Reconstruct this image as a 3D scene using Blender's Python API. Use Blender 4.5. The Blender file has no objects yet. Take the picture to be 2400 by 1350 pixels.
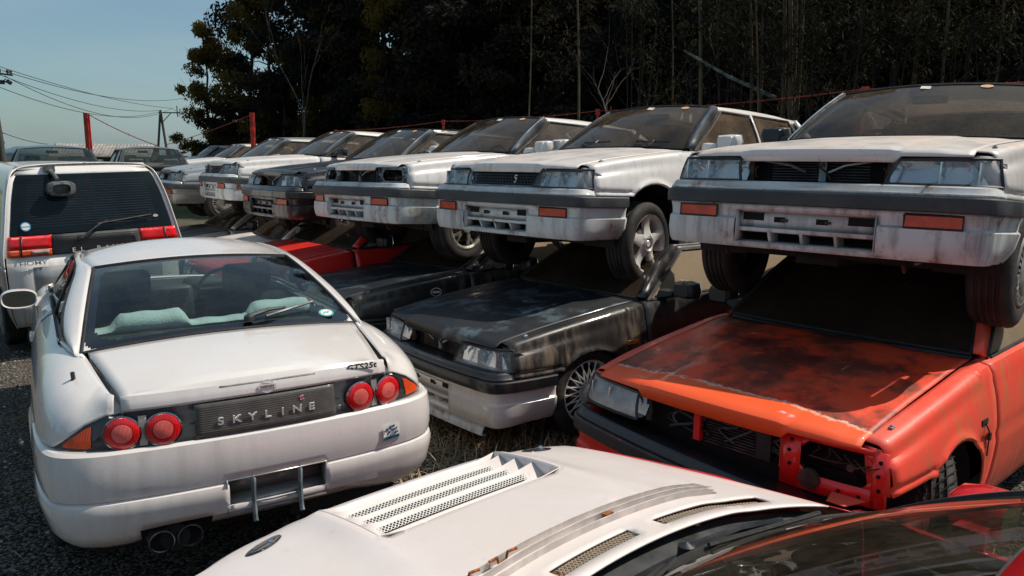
import bpy, math, random
import numpy as np
from mathutils import Vector, Matrix
rnd = random.Random(7)
PI = math.pi
SC = bpy.context.scene
COL = SC.collection
# ---------------------------------------------------------------- camera
cam = bpy.data.cameras.new('camera'); co = bpy.data.objects.new('camera', cam); COL.objects.link(co)
cam.sensor_width = 36; cam.lens = 1811.86 / 2400 * 36; cam.clip_start = .05; cam.clip_end = 6000
co.matrix_world = Matrix.Translation((0, 0, 1.8865)) @ Matrix.Rotation(PI/2 - .16333, 4, 'X') @ Matrix.Rotation(.0052, 4, 'Z')
SC.camera = co
# ---------------------------------------------------------------- sun, sky, exposure
SUN = Vector((.70, .16, 1.0)).normalized()
sl = bpy.data.lights.new('sun', 'SUN'); sl.energy = 3.25; sl.angle = math.radians(.55); sl.color = (1, .90, .78)
so = bpy.data.objects.new('sun', sl); COL.objects.link(so)
so.rotation_euler = SUN.to_track_quat('Z', 'Y').to_euler()
W = bpy.data.worlds.new('World'); SC.world = W; W.use_nodes = True
nt = W.node_tree; bg = nt.nodes['Background']
sky = nt.nodes.new('ShaderNodeTexSky'); sky.sky_type = 'NISHITA'; sky.sun_disc = False
sky.sun_elevation = math.asin(SUN.z); sky.sun_rotation = math.atan2(SUN.x, SUN.y); sky.dust_density = 1.6; sky.ozone_density = 1.0; sky.air_density = 1.0
tc = nt.nodes.new('ShaderNodeTexCoord'); mp = nt.nodes.new('ShaderNodeMapping'); mp.inputs['Scale'].default_value = (1.4, 1.4, 6)
nz = nt.nodes.new('ShaderNodeTexNoise'); nz.inputs['Scale'].default_value = 1.7; nz.inputs['Detail'].default_value = 4
rp = nt.nodes.new('ShaderNodeMapRange'); rp.inputs[1].default_value = .42; rp.inputs[2].default_value = .66; rp.inputs[3].default_value = .15; rp.inputs[4].default_value = .6
mx = nt.nodes.new('ShaderNodeMix'); mx.data_type = 'RGBA'; mx.inputs['B'].default_value = (3.7, 4.8, 5.2, 1)
tint = nt.nodes.new('ShaderNodeMix'); tint.data_type = 'RGBA'; tint.blend_type = 'MULTIPLY'; tint.inputs['Factor'].default_value = 1
tint.inputs['B'].default_value = (.80, .98, 1.0, 1)
L = nt.links.new
L(tc.outputs['Generated'], mp.inputs[0]); L(mp.outputs[0], nz.inputs[0]); L(nz.outputs[0], rp.inputs[0])
L(sky.outputs[0], tint.inputs['A']); L(rp.outputs[0], mx.inputs['Factor']); L(tint.outputs['Result'], mx.inputs['A']); L(mx.outputs['Result'], bg.inputs[0])
bg.inputs[1].default_value = .070
SC.view_settings.view_transform = 'Standard'; SC.view_settings.look = 'None'; SC.view_settings.exposure = .52; SC.view_settings.gamma = 1
SC.render.engine = 'CYCLES'
SC.cycles.max_bounces = 7; SC.cycles.transparent_max_bounces = 24; SC.cycles.caustics_reflective = False; SC.cycles.caustics_refractive = False

# ---------------------------------------------------------------- helpers
def tag(o, label=None, cat=None, group=None, kind=None):
    if label: o['label'] = label
    if cat: o['category'] = cat
    if group: o['group'] = group
    if kind: o['kind'] = kind
    return o
def empty(name, loc=(0, 0, 0), rot=(0, 0, 0), label=None, cat=None, group=None, parent=None):
    o = bpy.data.objects.new(name, None); COL.objects.link(o); o.location = loc; o.rotation_euler = rot; o.empty_display_size = .2
    if parent: o.parent = parent
    return tag(o, label, cat, group)
def pch(xs, ys):                                   # smooth interpolation through keys (monotone cubic)
    xs = np.asarray(xs, float); ys = np.asarray(ys, float)
    if xs[0] > xs[-1]: xs = xs[::-1]; ys = ys[::-1]
    h = np.diff(xs); d = np.diff(ys) / h; m = np.zeros(len(xs)); m[0] = d[0]; m[-1] = d[-1]
    for i in range(1, len(xs)-1):
        if d[i-1] * d[i] > 0:
            w1 = 2*h[i] + h[i-1]; w2 = h[i] + 2*h[i-1]; m[i] = (w1+w2) / (w1/d[i-1] + w2/d[i])
    def f(x):
        x = np.clip(x, xs[0], xs[-1]); i = np.clip(np.searchsorted(xs, x) - 1, 0, len(xs)-2)
        t = (x - xs[i]) / h[i]; t2 = t*t; t3 = t2*t
        return (2*t3-3*t2+1)*ys[i] + (t3-2*t2+t)*h[i]*m[i] + (-2*t3+3*t2)*ys[i+1] + (t3-t2)*h[i]*m[i+1]
    return f
def spl(pts, n):                                    # Catmull-Rom polyline through pts, n samples by arc length
    p = np.asarray(pts, float); q = np.vstack([2*p[0]-p[1], p, 2*p[-1]-p[-2]]); out = []
    for i in range(1, len(q)-2):
        t = np.linspace(0, 1, 12, endpoint=False)[:, None]
        a, b, c, d = q[i-1], q[i], q[i+1], q[i+2]
        out.append(.5*((2*b) + (c-a)*t + (2*a-5*b+4*c-d)*t*t + (3*b-a-3*c+d)*t**3))
    out.append(p[-1][None]); o = np.vstack(out)
    return resamp(o, n)
def resamp(o, n):
    s = np.r_[0, np.cumsum(np.linalg.norm(np.diff(o, axis=0), axis=1))]; t = np.linspace(0, s[-1], n) if np.isscalar(n) else np.asarray(n)*s[-1]
    return np.stack([np.interp(t, s, o[:, k]) for k in range(o.shape[1])], 1)
def sstep(a, b, x):
    t = np.clip((np.asarray(x, float)-a)/(b-a), 0, 1); return t*t*(3-2*t)

class MB:
    def __init__(s): s.v = []; s.f = []; s.m = []; s.n = 0
    def add(s, V, F, mi=0):
        V = [tuple(map(float, p)) for p in V]; s.v += V; s.f += [tuple(i + s.n for i in f) for f in F]; s.m += [mi]*len(F); s.n += len(V); return s
    def grid(s, P, mi=0, skip=None, cu=False, cv=False):
        P = np.asarray(P, float); a, b = P.shape[:2]; F = []
        for i in range(a if cu else a-1):
            for j in range(b if cv else b-1):
                if skip and skip(i, j): continue
                i2 = (i+1) % a; j2 = (j+1) % b
                F.append((i*b+j, i2*b+j, i2*b+j2, i*b+j2))
        return s.add(P.reshape(-1, 3), F, mi)
    def box(s, c, d, rot=None, mi=0, taper=None):
        V = []
        for z in (-.5, .5):
            k = 1 if taper is None or z < 0 else taper
            for x, y in ((-.5, -.5), (.5, -.5), (.5, .5), (-.5, .5)): V.append(Vector((x*d[0]*k, y*d[1]*k, z*d[2])))
        if rot is not None:
            R = Matrix.Rotation(rot[2], 3, 'Z') @ Matrix.Rotation(rot[1], 3, 'Y') @ Matrix.Rotation(rot[0], 3, 'X'); V = [R @ v for v in V]
        V = [v + Vector(c) for v in V]
        return s.add(V, [(0, 3, 2, 1), (4, 5, 6, 7), (0, 1, 5, 4), (1, 2, 6, 5), (2, 3, 7, 6), (3, 0, 4, 7)], mi)
    def hexa(s, A, B, mi=0):                         # two quads A, B joined
        return s.add(list(A)+list(B), [(0, 3, 2, 1), (4, 5, 6, 7), (0, 1, 5, 4), (1, 2, 6, 5), (2, 3, 7, 6), (3, 0, 4, 7)], mi)
    def tube(s, P, r, n=8, mi=0, caps=True):
        P = [Vector(p) for p in P]; N = len(P); R = r if hasattr(r, '__len__') else [r]*N; V = []; F = []
        up = Vector((0, 0, 1)); prev = None
        for i, p in enumerate(P):
            t = (P[min(i+1, N-1)] - P[max(i-1, 0)]).normalized()
            if prev is None: a = t.cross(up if abs(t.z) < .95 else Vector((1, 0, 0))).normalized()
            else: a = (prev - t*prev.dot(t)).normalized()
            prev = a; b = t.cross(a)
            for k in range(n):
                g = 2*PI*k/n; V.append(p + (a*math.cos(g) + b*math.sin(g))*R[i])
        for i in range(N-1):
            for k in range(n): F.append((i*n+k, i*n+(k+1) % n, (i+1)*n+(k+1) % n, (i+1)*n+k))
        if caps: F += [tuple(range(n))[::-1], tuple((N-1)*n+k for k in range(n))]
        return s.add(V, F, mi)
    def lathe(s, prof, n=32, c=(0, 0, 0), mi=0, axis='y', a0=0, a1=2*PI):      # prof: (radius, height along axis)
        full = abs(a1-a0-2*PI) < 1e-6; A = np.linspace(a0, a1, n, endpoint=not full); G = []
        for r, h in prof:
            row = []
            for a in A:
                if axis == 'y': row.append((c[0]+r*math.cos(a), c[1]+h, c[2]+r*math.sin(a)))
                elif axis == 'x': row.append((c[0]+h, c[1]+r*math.cos(a), c[2]+r*math.sin(a)))
                else: row.append((c[0]+r*math.cos(a), c[1]+r*math.sin(a), c[2]+h))
            G.append(row)
        return s.grid(G, mi, cv=full)
    def prism(s, poly, ex, mi=0):
        n = len(poly); ex = Vector(ex); V = [Vector(p) for p in poly] + [Vector(p)+ex for p in poly]
        return s.add(V, [tuple(range(n))[::-1], tuple(range(n, 2*n))] + [(i, (i+1) % n, n+(i+1) % n, n+i) for i in range(n)], mi)
    def mesh(s, name, mats, ang=35):
        us = sorted({i for f in s.f for i in f}); mp_ = {a: k for k, a in enumerate(us)}; s.v = [s.v[i] for i in us]; s.f = [tuple(mp_[i] for i in f) for f in s.f]; s.n = len(us)
        me = bpy.data.meshes.new(name); me.from_pydata(s.v, [], s.f)
        for m in (mats if isinstance(mats, (list, tuple)) else [mats]): me.materials.append(m)
        me.polygons.foreach_set('material_index', s.m); me.polygons.foreach_set('use_smooth', [True]*len(s.f))
        me.update(); me.set_sharp_from_angle(angle=math.radians(ang)); return me
    def build(s, name, mats, parent=None, ang=35, solid=None, bevel=None, off=0, **k):
        o = bpy.data.objects.new(name, s.mesh(name, mats, ang)); COL.objects.link(o)
        if parent: o.parent = parent
        if bevel: b = o.modifiers.new('bevel', 'BEVEL'); b.width = bevel; b.segments = 2; b.limit_method = 'ANGLE'; b.angle_limit = math.radians(40)
        if solid: q = o.modifiers.new('thick', 'SOLIDIFY'); q.thickness = solid; q.offset = off
        return tag(o, **k) if k else o

def text_obj(name, txt, size, mat, parent, mtx, ext=.003, space=1.0, sx=1.0, bold=0):
    c = bpy.data.curves.new(name, 'FONT'); c.body = txt; c.size = size; c.extrude = ext; c.space_character = space; c.align_x = 'CENTER'; c.align_y = 'CENTER'; c.offset = bold
    t = bpy.data.objects.new('tmp', c); COL.objects.link(t); bpy.context.view_layer.update()
    me = bpy.data.meshes.new_from_object(t.evaluated_get(bpy.context.evaluated_depsgraph_get())); bpy.data.objects.remove(t)
    me.transform(mtx @ Matrix.Diagonal((sx, 1, 1, 1))); me.materials.clear(); me.materials.append(mat)
    o = bpy.data.objects.new(name, me); COL.objects.link(o); o.parent = parent; return o

# ---------------------------------------------------------------- materials
def newmat(name):
    m = bpy.data.materials.new(name); m.use_nodes = True; n = m.node_tree; return m, n, n.nodes['Principled BSDF']
def nd(n, t, **k):
    x = n.nodes.new(t)
    for a, b in k.items():
        if a in x.inputs: x.inputs[a].default_value = b
        else: setattr(x, a, b)
    return x
def noise(n, sc, det=5, vec=None, rough=.55):
    x = nd(n, 'ShaderNodeTexNoise', Scale=sc, Detail=det, Roughness=rough)
    if vec: n.links.new(vec, x.inputs['Vector'])
    return x.outputs[0]
def rng(n, v, a, b, c=0, d=1):
    x = nd(n, 'ShaderNodeMapRange'); x.interpolation_type = 'SMOOTHSTEP'
    for i, q in enumerate((a, b, c, d)): x.inputs[i+1].default_value = q
    n.links.new(v, x.inputs[0]); return x.outputs[0]
def mul(n, a, b, op='MULTIPLY'):
    x = nd(n, 'ShaderNodeMath', operation=op)
    for i, q in enumerate((a, b)):
        if isinstance(q, (int, float)): x.inputs[i].default_value = q
        else: n.links.new(q, x.inputs[i])
    return x.outputs[0]
def mixc(n, f, a, b):
    x = nd(n, 'ShaderNodeMix', data_type='RGBA')
    for k, q in (('Factor', f), ('A', a), ('B', b)):
        if isinstance(q, (int, float)): x.inputs[k].default_value = q
        elif isinstance(q, tuple): x.inputs[k].default_value = q if len(q) == 4 else (*q, 1)
        else: n.links.new(q, x.inputs[k])
    return x.outputs['Result']
def simple(name, c, rough=.5, metal=0, coat=0, spec=.5, var=0, vs=8, bump=0, bs=60, emit=None):
    m, n, p = newmat(name); p.inputs['Base Color'].default_value = (*c, 1); p.inputs['Roughness'].default_value = rough; p.inputs['Metallic'].default_value = metal
    p.inputs['Coat Weight'].default_value = coat; p.inputs['Specular IOR Level'].default_value = spec
    tcn = nd(n, 'ShaderNodeTexCoord').outputs['Object']
    if var:
        f = noise(n, vs, 6, tcn); n.links.new(mixc(n, rng(n, f, .35, .7), tuple(x*(1-var) for x in c), tuple(min(1, x*(1+var)) for x in c)), p.inputs['Base Color'])
        n.links.new(rng(n, f, .3, .75, max(.05, rough-.12), min(1, rough+.15)), p.inputs['Roughness'])
    if bump:
        b = nd(n, 'ShaderNodeBump', Strength=bump, Distance=.01); n.links.new(noise(n, bs, 4, tcn), b.inputs['Height']); n.links.new(b.outputs[0], p.inputs['Normal'])
    return m
def shift(n, v):                                    # a different patch of wear on every panel
    a = nd(n, 'ShaderNodeVectorMath', operation='SCALE'); a.inputs[0].default_value = (7.3, 3.1, 5.7); n.links.new(nd(n, 'ShaderNodeObjectInfo').outputs['Random'], a.inputs['Scale']); c = nd(n, 'ShaderNodeVectorMath', operation='ADD'); n.links.new(v, c.inputs[0]); n.links.new(a.outputs[0], c.inputs[1]); return c.outputs[0]
def paint(name, c, rough=.3, coat=.6, metal=0, dust=(.34, .27, .21), da=.5, grime=(.10, .08, .06), ga=.4, rust=0, blot=None, ba=0, bscale=2.2, blo=.5, bhi=.62, seed=0, up=1, sunlit_wear=None):
    m, n, p = newmat(name); tcn = nd(n, 'ShaderNodeTexCoord').outputs['Object']
    mpn = nd(n, 'ShaderNodeMapping'); mpn.inputs['Location'].default_value = (seed*3.1, seed*1.7, seed); n.links.new(tcn, mpn.inputs[0]); v = shift(n, mpn.outputs[0])
    ms = nd(n, 'ShaderNodeMapping'); ms.inputs['Scale'].default_value = (16, 16, .9); n.links.new(v, ms.inputs[0])
    nrm = nd(n, 'ShaderNodeSeparateXYZ'); n.links.new(nd(n, 'ShaderNodeNewGeometry').outputs['Normal'], nrm.inputs[0])
    upm = rng(n, nrm.outputs['Z'], .35, .85); sid = rng(n, nrm.outputs['Z'], .3, .75, 1, 0)
    n1 = noise(n, 3.2, 9, v, .62); n2 = noise(n, 26, 5, v, .6); st = noise(n, 1.0, 5, ms.outputs[0], .6); big = noise(n, 1.3, 3, v)
    col = c
    if blot: col = mixc(n, mul(n, rng(n, noise(n, bscale, 8, v, .66), blo, bhi), ba), col, blot)
    fd = mul(n, mul(n, rng(n, n1, .30, .72), upm), da); col = mixc(n, fd, col, dust)
    fg = mul(n, mul(n, mul(n, rng(n, st, .42, .68), sid), rng(n, big, .35, .6)), ga); col = mixc(n, fg, col, grime)
    fs = mul(n, rng(n, n2, .60, .76), max(ga, da)*.35); col = mixc(n, fs, col, grime)
    if sunlit_wear:  # sunlit front strip painted in orange; pale rim and spots are worn paint
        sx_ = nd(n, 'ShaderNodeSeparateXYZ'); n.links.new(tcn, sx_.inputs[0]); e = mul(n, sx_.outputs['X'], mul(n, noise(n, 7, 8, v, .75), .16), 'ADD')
        col = mixc(n, rng(n, e, .655, .675), col, sunlit_wear); pk = mul(n, rng(n, e, .650, .664), rng(n, e, .664, .684, 1, 0)); col = mixc(n, mul(n, pk, rng(n, n2, .3, .55)), col, (.75, .45, .33))
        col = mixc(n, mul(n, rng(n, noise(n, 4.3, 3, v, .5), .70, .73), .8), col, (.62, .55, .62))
    if rust: col = mixc(n, mul(n, rng(n, noise(n, 7, 9, v, .7), .665-.04*rust, .71), 1.), col, (.22, .07, .02))
    n.links.new(col, p.inputs['Base Color']) if not isinstance(col, tuple) else None
    p.inputs['Metallic'].default_value = metal; p.inputs['Coat Roughness'].default_value = .06
    rr = mul(n, mul(n, fd, fg, 'ADD'), .5); n.links.new(mul(n, rr, rough, 'ADD'), p.inputs['Roughness'])
    n.links.new(rng(n, rr, 0, .35, coat, coat*.15), p.inputs['Coat Weight'])
    b = nd(n, 'ShaderNodeBump', Strength=.12, Distance=.004); n.links.new(n2, b.inputs['Height']); n.links.new(b.outputs[0], p.inputs['Normal'])
    return m
def glass(name, tintc=(.75, .85, .82), dirt=(.30, .24, .19), da=.25, rough=.02, seed=0, fres=1.5, damin=.0):
    m, n, p = newmat(name); n.nodes.remove(p); out = n.nodes['Material Output']
    tcn = nd(n, 'ShaderNodeTexCoord').outputs['Object']; mpn = nd(n, 'ShaderNodeMapping'); mpn.inputs['Location'].default_value = (seed, seed*2.3, 0); n.links.new(tcn, mpn.inputs[0])
    tr = nd(n, 'ShaderNodeBsdfTransparent'); tr.inputs[0].default_value = (*tintc, 1); gl = nd(n, 'ShaderNodeBsdfGlossy'); gl.inputs['Roughness'].default_value = rough
    lw = nd(n, 'ShaderNodeLayerWeight', Blend=.5); f0 = ((fres-1)/(fres+1))**2; fz = mul(n, mul(n, mul(n, lw.outputs['Facing'], 4.2, 'POWER'), 1-f0), f0+.012, 'ADD'); mx1 = nd(n, 'ShaderNodeMixShader'); n.links.new(fz, mx1.inputs[0]); n.links.new(tr.outputs[0], mx1.inputs[1]); n.links.new(gl.outputs[0], mx1.inputs[2])
    df = nd(n, 'ShaderNodeBsdfDiffuse'); df.inputs[0].default_value = (*dirt, 1)
    gv = shift(n, mpn.outputs[0]); f1 = noise(n, 2.2, 8, gv, .6); f2 = noise(n, 40, 4, gv, .7)
    f = mul(n, rng(n, mul(n, mul(n, f1, .75), mul(n, f2, .25), 'ADD'), .32, .66, damin, 1), da)
    mx2 = nd(n, 'ShaderNodeMixShader'); n.links.new(f, mx2.inputs[0]); n.links.new(mx1.outputs[0], mx2.inputs[1]); n.links.new(df.outputs[0], mx2.inputs[2])
    n.links.new(mx2.outputs[0], out.inputs[0]); return m
def lensmat(name, c, rough=.12, sc=90, trans=.0, axis='y', alpha=1, bump=.5, coat=1):
    m, n, p = newmat(name); p.inputs['Base Color'].default_value = (*c, 1); p.inputs['Roughness'].default_value = rough; p.inputs['Coat Weight'].default_value = coat; p.inputs['Coat Roughness'].default_value = .03
    p.inputs['Alpha'].default_value = alpha; p.inputs['Transmission Weight'].default_value = trans
    w = nd(n, 'ShaderNodeTexWave', wave_type='BANDS', bands_direction='Y' if axis == 'y' else 'Z', Scale=sc); tcn = nd(n, 'ShaderNodeTexCoord').outputs['Object']; n.links.new(tcn, w.inputs[0])
    b = nd(n, 'ShaderNodeBump', Strength=bump, Distance=.003); n.links.new(w.outputs[1], b.inputs['Height']); n.links.new(b.outputs[0], p.inputs['Normal'])
    n.links.new(mixc(n, rng(n, noise(n, 14, 5, tcn), .3, .75), tuple(x*.75 for x in c), tuple(min(1, x*1.2) for x in c)), p.inputs['Base Color'])
    return m
DUST = (.36, .28, .22)
M = dict(
 rubber=simple('rubber', (.018, .017, .017), .75, var=.5, vs=9, bump=.3, bs=50),
 tyre=simple('tyre', (.028, .024, .022), .8, var=.55, vs=7, bump=.4, bs=70),
 dark=simple('underbody_grime', (.012, .011, .011), .85, var=.5, vs=6, bump=.6, bs=25),
 iron=simple('rusty_iron', (.07, .04, .028), .8, var=.6, vs=14, bump=.5, bs=40),
 plastic=simple('black_plastic', (.02, .022, .024), .45, var=.3, vs=12),
 strip=simple('bumper_rubber', (.045, .05, .055), .55, var=.35, vs=5, bump=.15, bs=80),
 chrome=simple('chrome', (.75, .75, .74), .12, 1, var=.1),
 alloy=simple('alloy', (.74, .72, .69), .36, .25, var=.2, vs=10),
 alloy_dirty=simple('dull_alloy', (.42, .40, .37), .42, .8, var=.25, vs=12),
 hubcap=simple('hubcap_grey', (.34, .33, .31), .45, .35, var=.2, vs=14),
 steel=simple('steel_dirty', (.11, .10, .10), .55, .5, var=.5, vs=12),
 bluesteel=simple('grey_blue_metal', (.20, .25, .28), .45, .4, var=.4, vs=14),
 seat=simple('seat_cloth', (.05, .055, .06), .9, var=.3, vs=16, bump=.3),
 seat_brown=simple('brown_cloth', (.16, .12, .09), .9, var=.3, vs=10, bump=.3),
 dash=simple('dash_grey', (.035, .042, .042), .6, var=.2),
 amber=lensmat('amber_lens', (.66, .062, .004), .35, 60, coat=.35),
 orange=lensmat('orange_lens', (.9, .22, .02), .2, 60),
 red=lensmat('red_lens', (.72, .008, .012), .2, 55, coat=.6),
 redbright=lensmat('bright_red_lens', (1.0, .16, .14), .25, 70, coat=.5),
 head=lensmat('headlight_lens', (.36, .42, .44), .06, 45, alpha=.24, bump=.10),
 head_dusty=lensmat('dusty_headlight_lens', (.40, .42, .40), .3, 45, alpha=.72, bump=.12, coat=.4),
 reflector=simple('reflector', (.70, .74, .76), .2, .85),
 blackhole=simple('void_black', (.004, .004, .005), .9),
 white=simple('plain_white', (.75, .75, .72), .5),
 cloth=simple('pale_cloth', (.55, .66, .64), .9, var=.12, vs=9, bump=.5, bs=120),
 teal=simple('teal_print', (.02, .22, .25), .5),
 cream=simple('sticker_cream', (.7, .42, .2), .6, var=.3, vs=60),
 sticker=simple('sticker_white', (.65, .6, .55), .6, var=.2, vs=60),
 blue=simple('sticker_blue', (.05, .3, .55), .5),
 navy=simple('navy_print', (.01, .06, .12), .5),
 g_dusty=glass('dusty_glass', (.70, .66, .58), (.22, .16, .105), .27, seed=1, damin=.10, fres=1.28),
 g_clear=glass('clear_green_glass', (.64, .74, .72), (.3, .36, .34), .05, seed=3),
 g_rear=glass('grimy_windscreen', (.20, .18, .16), (.05, .036, .026), .75, seed=5, rough=.08, damin=.45, fres=1.25),
 g_tint=glass('tinted_glass', (.05, .08, .10), (.03, .045, .055), .5, seed=6, damin=.3),
 g_sideb=glass('dirt_caked_side_glass', (.4, .36, .3), (.27, .21, .145), .97, seed=9, damin=.75, fres=1.2),
 g_side=glass('side_glass', (.5, .47, .42), (.20, .15, .11), .55, seed=8, damin=.15),
)
WH = (.74, .72, .70)
P_ = dict(
 white1=paint('dusty_white_paint', WH, dust=(.44, .35, .28), da=.95, ga=.35, seed=1),
 white2=paint('white_paint', WH, dust=(.50, .42, .36), da=.6, ga=.25, seed=2),
 white3=paint('chalky_white_paint', WH, dust=(.42, .34, .27), da=.6, ga=.3, seed=3),
 bump_w=paint('grimy_white_bumper', (.60, .64, .65), rough=.5, coat=.1, dust=(.2, .16, .12), da=.9, grime=(.085, .06, .04), ga=.65, rust=2.9, seed=4, blot=(.34, .27, .19), ba=.5, bscale=3.5, blo=.48, bhi=.66),
 black=paint('faded_black_paint', (.010, .012, .015), dust=(.06, .052, .046), da=.32, grime=(.09, .075, .06), ga=.4, seed=5, rough=.35),
 bhood=paint('peeling_black_bonnet', (.008, .010, .014), rough=.5, coat=.15, dust=(.02, .022, .026), da=.3, ga=.1, blot=(.10, .145, .175), ba=.65, bscale=3.4, blo=.52, bhi=.64, seed=6),
 bfend=paint('streaked_black_wing', (.017, .017, .018), rough=.38, coat=.35, dust=(.075, .066, .058), da=.45, grime=(.30, .22, .15), ga=.55, seed=7),
 redp=paint('faded_red_paint', (.88, .085, .05), rough=.42, coat=.25, dust=(.42, .22, .14), da=.28, grime=(.28, .13, .03), ga=.65, seed=8),
 redhood=paint('blotched_red_bonnet', (.84, .062, .018), rough=.45, coat=.2, dust=(.35, .12, .06), da=.25, ga=.2, grime=(.03, .012, .01), blot=(.03, .012, .012), ba=.9, bscale=2.3, blo=.42, bhi=.60, seed=9, sunlit_wear=(.90, .105, .02)),
 scuff=paint('scuffed_black_red', (.03, .03, .034), rough=.5, coat=.1, da=.2, ga=.3, blot=(.55, .04, .035), ba=.9, bscale=3, blo=.52, bhi=.60, seed=22),
 red2=paint('red_paint', (.82, .025, .02), dust=(.30, .12, .08), da=.3, ga=.25, seed=10),
 beige=paint('beige_paint', (.34, .32, .29), dust=(.3, .25, .2), da=.5, ga=.3, metal=.2, seed=11),
 silver=paint('silver_paint', (.42, .43, .43), metal=.5, dust=(.3, .26, .22), da=.4, ga=.3, seed=12),
 pearl=paint('pearl_white_paint', (.72, .69, .67), rough=.24, coat=1, dust=(.50, .45, .41), da=.30, ga=.16, seed=13),
 fgwhite=paint('gel_coat_white', (.74, .68, .66), rough=.38, coat=.6, dust=(.50, .42, .35), da=.32, ga=.22, seed=14),
 fgred=paint('bright_red_paint', (.62, .012, .02), rough=.2, coat=1, da=.05, ga=.05, seed=15),
 van=paint('van_white_paint', (.72, .71, .69), rough=.25, coat=.8, dust=(.5, .45, .4), da=.25, ga=.3, seed=16),
 vansilver=paint('van_silver_paint', (.36, .36, .35), metal=.4, rough=.3, da=.2, ga=.5, seed=17),
 navyc=paint('dark_blue_paint', (.018, .035, .05), rough=.3, da=.25, ga=.2, dust=(.10, .11, .11), seed=18),
 brownc=paint('dark_grey_paint', (.05, .048, .045), rough=.35, da=.5, ga=.3, dust=(.13, .11, .09), seed=19),
)

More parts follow.
